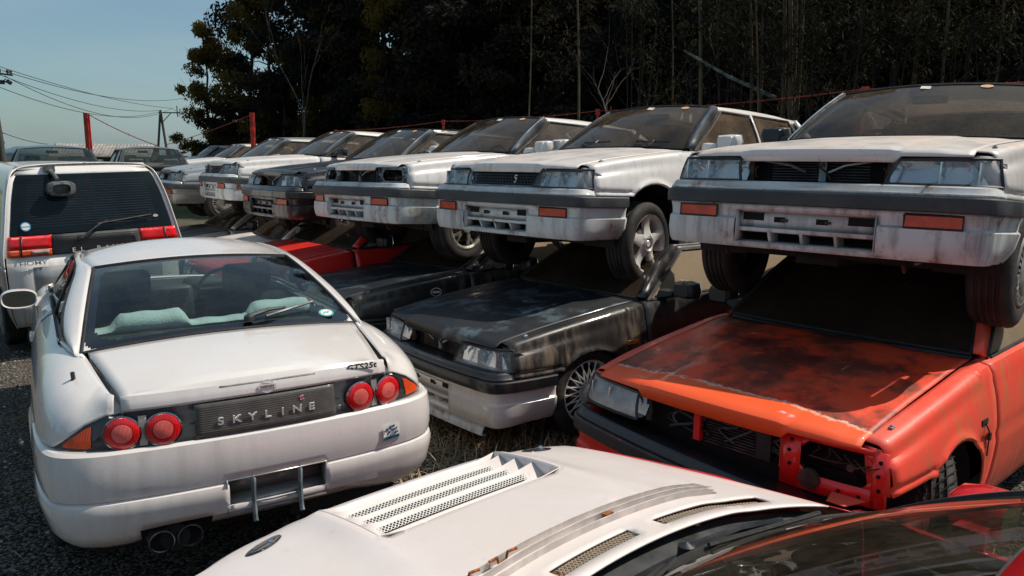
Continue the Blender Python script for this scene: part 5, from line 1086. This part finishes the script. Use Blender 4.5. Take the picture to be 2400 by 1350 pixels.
    b = MB(); p0 = np.array((-.04, .16, 1.18)); b.lathe([(.03, 0), (.025, .03), (0, .035)], 12, axis='x'); b.v = [(p0[0]-a, p0[1]+y_, p0[2]+z_) for a, y_, z_ in b.v]; b.tube([p0+[-.03, 0, 0], (-.02, -.02, 1.30), (.0, -.12, 1.345)], [.014, .010, .008], 6); b.tube([(-.01, -.02, 1.315), (.01, -.55, 1.375)], .010, 5); K('wiper', M['plastic'], b)
    b = MB(); b.lathe([(.045, 0), (.045, .002), (0, .002)], 24, axis='x'); b.v = [(float(xoff(1.33+z_))-.011-a, .62+y_, 1.33+z_) for a, y_, z_ in b.v]; st = b.build('round_sticker', M['blue'], wo)
    b = MB(); b.lathe([(.036, 0), (.036, .001), (0, .001)], 24, axis='x'); b.v = [(float(xoff(1.33+z_))-.0135-a, .62+y_, 1.33+z_) for a, y_, z_ in b.v]; b.build('sticker_disc', M['white'], st)
    b = MB(); b.box((float(xoff(1.33))-.0155, .62, 1.328), (.001, .088, .010)); b.build('sticker_band', M['blue'], st)
    b = MB(); b.lathe([(.022, 0), (.022, .002), (0, .002)], 16, axis='x'); b.v = [(float(xoff(1.36))-.012-a, -.60+y_*1.2, 1.36+z_*.7) for a, y_, z_ in b.v]; b.build('small_sticker', M['sticker'], wo)
    b = MB(); b.grid([[(Lz-.5, y, 1.90), (Lz-.25, y, 1.3), (Lz, y, 1.05), (Lz+.05, y, .35)] for y in (-.6, 0, .6)]); K('nose', PW, b, solid=.01); b = MB(); b.box((2.3, 0, .36), (4.3, 1.5, .1)); b.box((2.6, 0, .8), (.2, 1.3, .6)); b.box((3.6, 0, .8), (.2, 1.3, .6)); K('underbody', M['dark'], b)
M['g_van'] = glass('van_rear_glass', (.03, .055, .07), (.02, .035, .045), .4, seed=30, fres=1.35, damin=.4)
M['brownline'] = simple('heater_line', (.03, .05, .065), .5)
M['mirrorback'] = simple('grey_mirror_back', (.10, .11, .11), .35, var=.3, vs=20)
van()

# ---------------------------------------------------------------- ground
def gz(x, y): return -.13*float(sstep(-2.6, -4.6, x)) + .015*math.sin(x*1.7)*math.cos(y*1.3) + .05*float(sstep(3.5, 5.2, y))*float(sstep(-1.5, -.5, x))*float(sstep(2, .6, x)) - .02
xs_ = np.r_[-2500, -900, -300, -100, -50, -30, -20, -14, np.linspace(-11, 9, 101), 12, 16, 24, 40, 80, 200, 900, 2500]; ys_ = np.r_[-60, -20, -6, np.linspace(-3, 18, 106), 22, 28, 40, 60, 100, 200, 500, 1200, 4500]
def ground_mat():
    m, n, p = newmat('gravel_ground'); v = nd(n, 'ShaderNodeTexCoord').outputs['Object']; p.inputs['Roughness'].default_value = .95; p.inputs['Specular IOR Level'].default_value = .2
    vo = nd(n, 'ShaderNodeTexVoronoi', Scale=55); n.links.new(v, vo.inputs['Vector']); vo2 = nd(n, 'ShaderNodeTexVoronoi', Scale=130); n.links.new(v, vo2.inputs['Vector'])
    c = mixc(n, rng(n, noise(n, .9, 6, v), .4, .65), (.12, .105, .09), (.19, .155, .115)); sp = nd(n, 'ShaderNodeSeparateColor'); n.links.new(vo.outputs['Color'], sp.inputs[0])
    c = mixc(n, rng(n, sp.outputs[0], .2, .95, 0, .75), c, (.32, .29, .26)); c = mixc(n, rng(n, vo.outputs['Distance'], .25, .7), c, (.02, .018, .016))
    c = mixc(n, mul(n, rng(n, noise(n, 1.6, 7, v, .7), .52, .66), .5), c, (.16, .13, .045))
    xyz = nd(n, 'ShaderNodeSeparateXYZ'); n.links.new(v, xyz.inputs[0]); far = rng(n, xyz.outputs['Y'], 22, 34)
    c = mixc(n, far, c, mixc(n, rng(n, noise(n, .05, 5, v), .4, .6), (.10, .13, .035), (.19, .17, .07))); n.links.new(c, p.inputs['Base Color'])
    b = nd(n, 'ShaderNodeBump', Strength=.9, Distance=.02); h = mul(n, vo.outputs['Distance'], mul(n, vo2.outputs['Distance'], .5), 'ADD'); n.links.new(mul(n, h, -1), b.inputs['Height']); n.links.new(b.outputs[0], p.inputs['Normal']); return m
b = MB(); b.grid([[(x, y, gz(x, y)) for y in ys_] for x in xs_]); tag(b.build('ground', ground_mat(), ang=180), kind='structure')
spots = [(-1.2, .9, 3.6, 5.6, 4200), (-4.6, -2.2, 1.6, 4.2, 2200), (-6.5, -3.0, 4.2, 8.0, 2600), (2.0, 4.4, 2.2, 4.2, 1500), (-.6, .6, 5.0, 6.2, 900)]
mats_st = [simple('stone_grey', (.17, .16, .15), .9, var=.4, vs=3), simple('stone_pale', (.34, .31, .27), .9, var=.3, vs=3), simple('stone_dark', (.05, .048, .045), .9)]
b = MB()
for x0, x1, y0, y1, n in spots:
    for k in range(n):
        x, y = rnd.uniform(x0, x1), rnd.uniform(y0, y1); r = .005+.013*rnd.random()**2.5; z = gz(x, y)+r*.3; a = rnd.uniform(0, 6.28); ca, sa = math.cos(a), math.sin(a)
        V = [(x+(p*ca-q*sa)*r, y+(p*sa+q*ca)*r, z+h*r) for p, q, h in ((1.3, 0, 0), (0, .9, .1), (-1.2, .1, 0), (.1, -1, -.1), (.2, .1, .8), (0, 0, -.6))]
        b.add(V, [(0, 1, 4), (1, 2, 4), (2, 3, 4), (3, 0, 4), (1, 0, 5), (2, 1, 5), (3, 2, 5), (0, 3, 5)], rnd.choice((0, 0, 1, 2)))
tag(b.build('gravel', mats_st, ang=20), kind='stuff')
b = MB()
for x0, x1, y0, y1, n in ((-1.0, 1.0, 3.9, 5.6, 3200), (-4.4, -2.4, 2, 4.5, 500), (2.6, 4.6, 2.4, 4.2, 900), (-.1, .3, 4.9, 5.2, 120)):
    for k in range(n):
        x, y = rnd.gauss((x0+x1)/2, (x1-x0)/4), rnd.gauss((y0+y1)/2, (y1-y0)/4); a = rnd.uniform(0, 6.28); l = rnd.uniform(.04, .22); up_ = rnd.random()**3*.9; w = rnd.uniform(.001, .0028); dx, dy, dz = math.cos(a)*l*(1-up_*.6), math.sin(a)*l*(1-up_*.6), l*up_+.01; z = gz(x, y)+.004; px, py = -math.sin(a)*w, math.cos(a)*w
        b.add([(x-px, y-py, z), (x+px, y+py, z), (x+dx*.5+px, y+dy*.5+py, z+dz*.62+.004), (x+dx*.5-px, y+dy*.5-py, z+dz*.62+.004), (x+dx, y+dy, z+dz)], [(0, 1, 2, 3), (3, 2, 4)], rnd.choice((0, 0, 0, 1)))
tag(b.build('dry_grass', [simple('straw', (.50, .37, .24), .8, var=.3, vs=5), simple('green_blade', (.10, .14, .04), .7)]), kind='stuff')

# ---------------------------------------------------------------- forest
def leafmat(name, a, c, tr=.35, rg=.8):
    m, n, p = newmat(name); oi = nd(n, 'ShaderNodeObjectInfo'); v = nd(n, 'ShaderNodeTexCoord').outputs['Object']
    f = mul(n, mul(n, noise(n, .9, 4, v), .7), mul(n, oi.outputs['Random'], .35), 'ADD'); col = mixc(n, rng(n, f, .35, .8), a, c); n.links.new(col, p.inputs['Base Color']); p.inputs['Roughness'].default_value = .8; p.inputs['Specular IOR Level'].default_value = .08
    t = nd(n, 'ShaderNodeBsdfTranslucent'); n.links.new(col, t.inputs[0]); mxs = nd(n, 'ShaderNodeMixShader'); mxs.inputs[0].default_value = tr; out = n.nodes['Material Output']
    n.links.new(p.outputs[0], mxs.inputs[1]); n.links.new(t.outputs[0], mxs.inputs[2]); n.links.new(mxs.outputs[0], out.inputs[0]); return m
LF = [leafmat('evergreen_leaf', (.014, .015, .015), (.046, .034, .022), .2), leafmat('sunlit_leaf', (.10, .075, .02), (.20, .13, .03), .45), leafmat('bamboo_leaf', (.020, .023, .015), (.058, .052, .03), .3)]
BARK = simple('bark', (.030, .025, .020), .9, var=.5, vs=4, bump=.6, bs=20); CULM = simple('culm', (.10, .070, .036), .55, var=.4, vs=3); PALEB = simple('pale_bark', (.075, .062, .052), .8, var=.4, vs=4)
def leaf(V, F, c, d, up_, l, w):
    d = d.normalized(); s_ = d.cross(up_); s_ = s_.normalized() if s_.length > 1e-3 else Vector((1, 0, 0)); n = len(V); V += [c-s_*w*.2, c+d*l*.45+s_*w, c+d*l, c+d*l*.5-s_*w]; F.append((n, n+1, n+2, n+3))
def rv(): return Vector((rnd.gauss(0, 1), rnd.gauss(0, 1), rnd.gauss(0, 1))).normalized()
def mk_tree(h, rad, nl, seed, skew=0, base=.06):
    rnd.seed(seed); tr = MB(); bends = [Vector((0, 0, 0))]
    for k in range(1, 8): bends.append(Vector((rnd.gauss(0, .1)+skew*k*.05, rnd.gauss(0, .1), h*.92*k/7))+Vector((bends[-1].x*.6, bends[-1].y*.6, 0)))
    tr.tube(bends, [.13*(1-k/8.5)*h/10+.015 for k in range(8)], 8); V, F = [], []; cl = []
    for k in range(46):
        t = rnd.uniform(base, 1); i = min(6, int(t*7)); p = bends[i].lerp(bends[i+1], t*7-i); a = rnd.uniform(0, 2*PI); r = rad*(.35+.65*math.sin(PI*min(1, (t*.85+.22))))*rnd.uniform(.45, 1.1); q = p+Vector((math.cos(a)*r, math.sin(a)*r, rnd.uniform(-.1, .35)*r))
        tr.tube([p, p.lerp(q, .5)+Vector((0, 0, .08*r)), q], [.03*h/10, .02*h/10, .008], 4, caps=False); cl.append((q, rnd.uniform(.35, .85)*rad/2.3)); cl.append((p.lerp(q, .55), rnd.uniform(.3, .6)*rad/2.3))
        for _ in range(2): w = q+rv()*rad*.3; tr.tube([p.lerp(q, .7), w], [.012, .005], 3, caps=False)
    for k in range(nl):
        q, r = cl[int(rnd.random()*len(cl))]; d = rv(); d.z *= .6; c = q+d*r*(rnd.random()**.45); leaf(V, F, c, rv()+Vector((0, 0, -.3)), rv(), rnd.uniform(.12, .24), rnd.uniform(.035, .06))
    c = MB(); c.add(V, F); return tr.mesh('trunk', BARK), c
TREES = [mk_tree(10, 2.3, 21000, s_, sk_) for s_, sk_ in ((11, 0), (12, .3), (13, -.2), (14, .1))]
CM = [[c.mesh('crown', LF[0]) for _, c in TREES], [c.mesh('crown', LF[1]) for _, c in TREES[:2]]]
def put_tree(k, x, y, h, sc, label, group, lit=False, z=0):
    t = empty('tree', (x, y, z), (0, 0, rnd.uniform(0, 6.28)), label, 'tree', group)
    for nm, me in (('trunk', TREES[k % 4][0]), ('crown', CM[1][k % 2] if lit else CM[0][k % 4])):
        o = bpy.data.objects.new(nm, me); COL.objects.link(o); o.parent = t; o.scale = (sc, sc, h/10)
    return t
LINE = spl([(15, 1), (12.8, 6), (10.6, 10), (8.2, 14.5), (5.2, 19.5), (1.2, 25), (-4, 30), (-9.8, 34)], 200); LN = np.array((.84, .55)); LLEN = np.cumsum(np.r_[0, np.linalg.norm(np.diff(LINE, axis=0), axis=1)])
rnd.seed(5); kk = 0
for off, step, hm in ((0, 2.0, 1.0), (2.6, 2.6, 1.5), (6.0, 3.2, 1.95), (10.5, 4.0, 2.4)):
    s_ = rnd.uniform(0, 1)
    while s_ < LLEN[-1]:
        p = np.array([np.interp(s_, LLEN, LINE[:, i]) for i in (0, 1)])+LN*(off+rnd.uniform(-.5, .5)); h = (p[1]*.20+4.2)*hm*rnd.uniform(.88, 1.15)
        put_tree(kk, p[0], p[1], h, rnd.uniform(.9, 1.3)*(h/9)**.4, 'dark evergreen tree standing in the shaded forest behind the stacked cars', 'forest trees behind the cars'); kk += 1; s_ += step*rnd.uniform(.8, 1.25)
for k, (x, y, h, sc, lb) in enumerate(((-13.3, 34.5, 8.2, .62, 'leafy tree at the far left edge of the forest, lower than its neighbours'), (-12.2, 37, 12.5, .95, 'tall tree at the left end of the forest with sunlit ochre leaves'), (-10.2, 33.2, 10.8, .8, 'ochre leaved tree second from the left end of the forest'), (-8.4, 37, 14, 1.0, 'tall dark tree just inside the left end of the forest'), (-6.0, 31.5, 11, .7, 'tree with sun catching its upper leaves, above the red post'), (-7.6, 31.8, 10.2, .6, 'slim ochre leaved tree just left of the red post at the forest edge'), (-4.6, 29.0, 9.6, .55, 'slim tree with golden tips behind the fifth stacked car'), (-11.6, 33.6, 6.4, .6, 'short bushy tree under the leftmost forest trees'), (-9.2, 31.6, 5.6, .6, 'short dark bushy tree at the foot of the left forest edge'))):
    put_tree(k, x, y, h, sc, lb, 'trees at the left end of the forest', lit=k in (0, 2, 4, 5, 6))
# bank behind the trees and the far ridge
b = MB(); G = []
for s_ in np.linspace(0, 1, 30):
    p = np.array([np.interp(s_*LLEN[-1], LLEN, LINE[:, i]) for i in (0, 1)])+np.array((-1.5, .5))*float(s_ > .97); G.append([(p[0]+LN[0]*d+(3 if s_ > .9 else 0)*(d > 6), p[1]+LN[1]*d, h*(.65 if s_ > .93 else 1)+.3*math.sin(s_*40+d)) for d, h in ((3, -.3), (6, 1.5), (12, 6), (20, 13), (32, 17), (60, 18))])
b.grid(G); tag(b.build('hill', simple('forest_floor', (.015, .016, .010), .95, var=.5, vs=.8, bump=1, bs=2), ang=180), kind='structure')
def ridge(nm, D, pts, col):
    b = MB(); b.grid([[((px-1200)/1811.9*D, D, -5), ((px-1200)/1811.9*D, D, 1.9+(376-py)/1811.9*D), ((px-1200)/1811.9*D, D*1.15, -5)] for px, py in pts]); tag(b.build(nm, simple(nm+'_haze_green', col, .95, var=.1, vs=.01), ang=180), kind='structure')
rr_ = lambda a, c, n, f: [(x, f(x)) for x in np.linspace(a, c, n)]
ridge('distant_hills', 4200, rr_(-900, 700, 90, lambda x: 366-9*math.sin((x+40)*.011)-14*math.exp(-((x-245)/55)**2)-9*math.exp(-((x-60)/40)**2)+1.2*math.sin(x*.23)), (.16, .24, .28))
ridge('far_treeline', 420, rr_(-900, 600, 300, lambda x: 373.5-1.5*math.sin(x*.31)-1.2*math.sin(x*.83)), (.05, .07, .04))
# shrubs along the foot of the forest, one mass
rnd.seed(9); V, F = [], []
for k in range(330):
    s_ = rnd.uniform(0, LLEN[-1]-1); p = np.array([np.interp(s_, LLEN, LINE[:, i]) for i in (0, 1)])+LN*rnd.uniform(-1.1, 1.6); zc = rnd.uniform(.3, 3.2+p[1]*.04); r = rnd.uniform(.5, .95)*(1+p[1]/60)
    for q in range(230):
        d = rv(); leaf(V, F, Vector((p[0], p[1], zc))+d*r*rnd.random()**.4, rv()+Vector((0, 0, -.5)), rv(), rnd.uniform(.09, .20), rnd.uniform(.014, .034))
b = MB(); b.add(V, F); tag(b.build('undergrowth', LF[0]), kind='stuff')
def PX(px, py, D): return Vector(((px-1200)/1811.9*D*1.0, D, 1.8865+(376-py)/1811.9*D))
# bamboo
def spray(V, F, c, n, r):
    for _ in range(n): d = rv(); d.z = -abs(d.z)*.5; leaf(V, F, c+rv()*r*rnd.random(), d, Vector((0, 0, 1)), rnd.uniform(.10, .20), rnd.uniform(.008, .014))
culms = [(1712, 1748, 12.5, .034), (1742, 1757, 12.8, .03), (1790, 1812, 12.2, .045), (1802, 1832, 12.0, .05), (1818, 1828, 12.4, .04), (1835, 1830, 12.6, .04), (1722, 1770, 11.8, .02), (1600, 1626, 12.6, .04), (2098, 2078, 11.0, .04), (2160, 2150, 11.5, .03), (1330, 1345, 15.5, .03), (1540, 1560, 14, .02), (2282, 2272, 10.5, .028), (2345, 2360, 10.2, .025), (1232, 1218, 17, .02)]
for pt_, pb, D, r in culms:
    a = PX(pb, 330, D); a.z = 0; c = PX(pt_, -60, D); t = empty('bamboo', a, label='tall thin bamboo culm standing in front of the dark forest', cat='bamboo', group='bamboo culms in the forest'); c = c-a; b = MB(); N = 26
    pts = [Vector((0, 0, 0)).lerp(c, k/N)+Vector((0, 0, 0)) + Vector((.12*math.sin(k/N*2.5), 0, 0)) for k in range(N+1)]; R = [r*(1-.45*k/N)*(1.12 if k % 2 else 1) for k in range(N+1)]; b.tube(pts, R, 7); b.build('culm', CULM, t)
    V, F = [], []
    for k in range(9): p = pts[int(N*rnd.uniform(.55, 1))]; spray(V, F, p+Vector((rnd.gauss(0, .5), rnd.gauss(0, .4), rnd.gauss(0, .3))), 60, .45)
    b = MB(); b.add(V, F); b.build('foliage', LF[2], t)
rnd.seed(31)
for px, py, D, n in ((2050, 60, 10.8, 1), (1960, 150, 10.9, 1), (1900, 90, 11.4, 1), (2200, 40, 10.2, 1), (1700, 40, 12.4, 1), (1650, 180, 12.8, 1), (2330, 120, 9.8, 1), (1480, 60, 13.8, 1)):
    p = PX(px, py, D); t = empty('bamboo_bush', (p.x, p.y, 0), label='leafy bamboo clump at the edge of the dark forest', cat='bamboo', group='leafy bamboo clumps'); V, F = [], []; b = MB()
    for k in range(7): q = Vector((rnd.gauss(0, .3), rnd.gauss(0, .3), p.z+rnd.uniform(-.3, .9))); b.tube([(q.x*.3, q.y*.3, 0), (q.x*.6, q.y*.6, q.z*.6), q], [.014, .01, .005], 5); [spray(V, F, q+Vector((rnd.gauss(0, .35), rnd.gauss(0, .3), rnd.gauss(-.15, .4))), 34, .22) for _ in range(7)]
    b.build('culm', BARK, t); b = MB(); b.add(V, F); b.build('foliage', LF[2], t)
# bare trees
def bare(px, D, h, seed, label, w=.05, sp=1.0):
    rnd.seed(seed); p = PX(px, 376, D); t = empty('bare_tree', (p.x, p.y, 0), label=label, cat='tree', group='bare trees in front of the forest'); b = MB()
    def br(p, d, l, r, dep):
        q = p; pts = [p]; R = [r]
        for k in range(5): d = (d+rv()*.16+Vector((0, 0, .03))).normalized(); q = q+d*l/5; pts.append(q); R.append(r*(1-.12*(k+1)))
        b.tube(pts, R, 5 if dep else 7, caps=False)
        if dep < 4:
            for k in range(rnd.choice((2, 3, 3))): br(pts[rnd.choice((3, 4, 5, 5))], (d+rv()*.75*sp+Vector((0, 0, .15))).normalized(), l*rnd.uniform(.55, .8), R[-1]*.72, dep+1)
    br(Vector((0, 0, 0)), Vector((0, 0, 1)), h*.42, w, 0); b.build('trunk', PALEB, t)
bare(1372, 14.6, 5.2, 3, 'pale bare tree with a forked crown above the white saloon with the honeycomb grille', .075)
bare(1440, 14.2, 4.2, 4, 'thin bare tree leaning beside the forked pale one', .04); bare(1525, 13.6, 6.0, 8, 'bare tree with fine wavy twigs high above the second white saloon', .05, 1.2)
bare(2210, 10.5, 5.0, 6, 'bare purplish sapling behind the nearest white saloon', .03, 1.2); bare(2330, 10.2, 5.2, 16, 'bare sapling at the right edge of the photo', .03, 1.2); bare(1945, 11.8, 4.0, 26, 'short bare sapling left of the rusty fence post top', .025); bare(712, 27, 8.2, 36, 'tall bare trunk in the forest above the far parked cars', .085, .45); bare(1870, 12.2, 5, 46, 'slim pale dead trunk among the bamboo', .06, .5)
b = MB(); b.tube([PX(1585, 128, 12.3), PX(1690, 185, 12.1), PX(1800, 232, 11.9)], [.018, .026, .032], 8); tag(b.build('fallen_pole', simple('weathered_pole', (.10, .13, .13), .6, var=.6, vs=9)), 'grey fallen pole leaning diagonally in the forest', 'pole')
# ---------------------------------------------------------------- fence: rusty posts and barbed wire
RW = simple('rusty_red_wire', (.24, .035, .02), .8, var=.4, vs=30); RP = simple('rusty_red_post', (.62, .06, .035), .7, var=.45, vs=7, bump=.3)
FP = [(6.9, 5.4, 2.75), (4.25, 9.6, 2.79), (1.48, 13.8, 2.78), (-1.58, 17.9, 2.79), (-5.45, 24.3, 2.80)]
for k, (x, y, z) in enumerate(FP):
    b = MB(); b.box((x, y, z/2), (.05, .006, z)); b.box((x+.022, y+.022, z/2), (.006, .05, z)); b.box((x, y, z-.05), (.075, .05, .10)); tag(b.build('fence_post', RP), 'thin rusty angle iron fence post carrying the barbed wire', 'fence post', 'rusty posts of the barbed wire fence')
def wire(nm, A, B, sag, r, mat, barbs=0, **kw):
    A, B = Vector(A), Vector(B); N = 30; pts = [A.lerp(B, k/N)-Vector((0, 0, sag*4*(k/N)*(1-k/N))) for k in range(N+1)]; b = MB(); b.tube(pts, r, 4)
    if barbs:
        L_ = (B-A).length; n = int(L_/barbs)
        for k in range(n):
            t = (k+.5)/n; p = A.lerp(B, t)-Vector((0, 0, sag*4*t*(1-t)))
            for _ in range(2): d = rv()*.022; b.tube([p-d, p+d], .0035, 3, caps=False)
    tag(b.build(nm, mat), **kw)
for k in range(4):
    for dz, sg in ((-.03, .05), (-.62, .06)):
        a, c = FP[k], FP[k+1]; wire('barbed_wire', (a[0], a[1], a[2]+dz), (c[0], c[1], c[2]+dz), sg, .0065, RW, .11, label='rusty barbed wire strung between the thin posts behind the upper cars', cat='wire', group='barbed wire strands')
for x, y, z, w, lb in ((-10.25, 19, 2.96, .10, 'red steel H beam post left, standing among the dark parked cars'), (-6.6, 20, 3.05, .095, 'red steel H beam post in front of the forest edge')):
    b = MB(); b.box((x, y-w/2, z/2), (w, .014, z)); b.box((x, y+w/2, z/2), (w, .014, z)); b.box((x, y, z/2), (.012, w-.02, z)); o = tag(b.build('steel_post', RP), lb, 'post')
wire('barbed_wire', (-10.2, 19, 2.93), (-8.0, 17.8, 2.16), .05, .010, RW, .2, label='dark wire slanting down from the left red steel post', cat='wire'); wire('barbed_wire', (-6.6, 20, 3.0), (-9.3, 21, 2.25), .04, .008, RW, .2, label='rusty wire slanting down left from the red post at the forest edge', cat='wire')
# ---------------------------------------------------------------- utility poles and wires
PM = simple('pole_concrete', (.06, .055, .05), .9, var=.3); WM = simple('cable', (.02, .02, .022), .6)
a = PX(19, 300, 46); t = empty('utility_pole', (a.x, a.y, 0), label='tall utility pole with insulators cut by the left edge of the photo', cat='utility pole'); b = MB(); b.tube([(.1, 0, 0), (0, 0, 3), (-.25, 0, 7.4)], [.19, .17, .13], 12); b.build('pole', PM, t)
b = MB(); b.box((.1, 0, 6.72), (2.0, .10, .10), (0, .12, 0)); b.box((.15, 0, 6.30), (1.5, .09, .09), (0, .12, 0)); b.tube([(-.2, 0, 5.8), (.7, 0, 6.4)], .03, 5); b.build('crossarm', PM, t)
for q in (-.7, -.2, .3, .8, 1.0): b = MB(); b.lathe([(.03, 0), (.09, .05), (.05, .10), (.09, .16), (.04, .22), (0, .24)], 10, (.1+q*.9, 0, 6.78-.11*q), axis='z'); b.build('insulator', WM, t)
b = MB(); b.tube([(.75, 0, 6.28), (.95, 0, 6.15)], .12, 8); b.tube([(.45, 0, 6.1), (.45, 0, 6.32)], .14, 8); b.build('transformer_fittings', WM, t)
a = PX(404, 376, 88); t = empty('utility_pole', (a.x, a.y, 0), label='distant twin leg utility pole with a short crossarm', cat='utility pole'); b = MB(); b.tube([(.15, 0, 0), (-.55, 0, 7.2)], .14, 8); b.build('pole', PM, t); b = MB(); b.tube([(-1.45, 0, 0), (-.6, 0, 6.8)], .13, 8); b.build('stay_leg', PM, t)
b = MB(); b.box((.45, 0, 6.95), (2.4, .12, .12)); b.tube([(-.4, 0, 5.9), (.6, 0, 6.9)], .05, 5); b.tube([(1.35, 0, 6.5), (1.3, 0, 7.7)], .06, 5); b.tube([(1.6, 0, 6.7), (1.65, 0, 7.4)], .06, 5); b.build('crossarm', PM, t)
a = PX(20, 376, 140); t = empty('utility_pole', (a.x, a.y, 0), label='small far utility pole above the field at the left', cat='utility pole'); b = MB(); b.tube([(0, 0, 0), (0, 0, 7.5)], .13, 6); b.build('pole', PM, t); b = MB(); b.box((0, 0, 6.2), (1.6, .1, .12)); b.box((0, 0, 4.6), (1.2, .3, .5)); b.build('crossarm', PM, t)
for (p0, p1, sg) in (((40, 180, 46), (455, 238, 90), .9), ((30, 188, 46), (395, 266, 88), .8), ((44, 192, 46), (420, 262, 88), 1.6), ((0, 205, 46), (395, 268, 88), 1.2), ((-30, 150, 46), (420, 262, 88), .5), ((420, 262, 88), (520, 300, 95), .4), ((10, 312, 46), (128, 344, 60), .15), ((425, 270, 88), (520, 330, 100), .3)):
    wire('power_line', PX(*p0), PX(*p1), sg, .022, WM, label='thin power line crossing the sky at the left', cat='power line', group='power lines at the left')
# shed beyond the parked cars, far shrubs
a = PX(262, 376, 42); t = empty('shed', (a.x, a.y, 0), (0, 0, .3), 'low shed with a pale ribbed roof behind the dark parked cars', 'shed'); b = MB(); b.box((0, 0, 1.0), (4.0, 3.0, 2.0)); b.build('wall', simple('shed_wall', (.06, .055, .05), .9, var=.3), t)
b = MB(); G = []
for k in range(60): x = -2.4+4.8*k/59; G.append([(x, -1.9, 1.95+.03*(k % 2)), (x, 0, 2.62+.03*(k % 2)), (x, 1.9, 1.95+.03*(k % 2))])
b.grid(G); b.build('roof', simple('shed_roof', (.30, .28, .26), .8, var=.3, vs=3), t, solid=.05, ang=20)
rnd.seed(12)
for px, D, h in ((505, 62, 3.4), (470, 70, 3.4), (430, 80, 3.2), (545, 55, 3.2), (590, 50, 3.2), (640, 48, 3.4), (700, 46, 3.6)):
    a = PX(px, 376, D); put_tree(rnd.randint(0, 3), a.x, a.y, h, .62, 'low round dark bush beyond the last stacked cars', 'bushes beyond the cars', z=-.4)

# unseen ring of trees added behind the camera to reflect as a dark band
b = MB(); rnd.seed(77); b.grid([[(85*math.cos(a), 85*math.sin(a), -1), (86*math.cos(a), 86*math.sin(a), 7+2.5*math.sin(a*17)+1.2*math.sin(a*53)), (96*math.cos(a), 96*math.sin(a), -1)] for a in np.linspace(-PI*1.05, PI*.12, 220)])
tag(b.build('reflection_treeline', simple('reflection_treeline_green', (.03, .035, .02), .95, var=.5, vs=.3), ang=180), kind='structure')
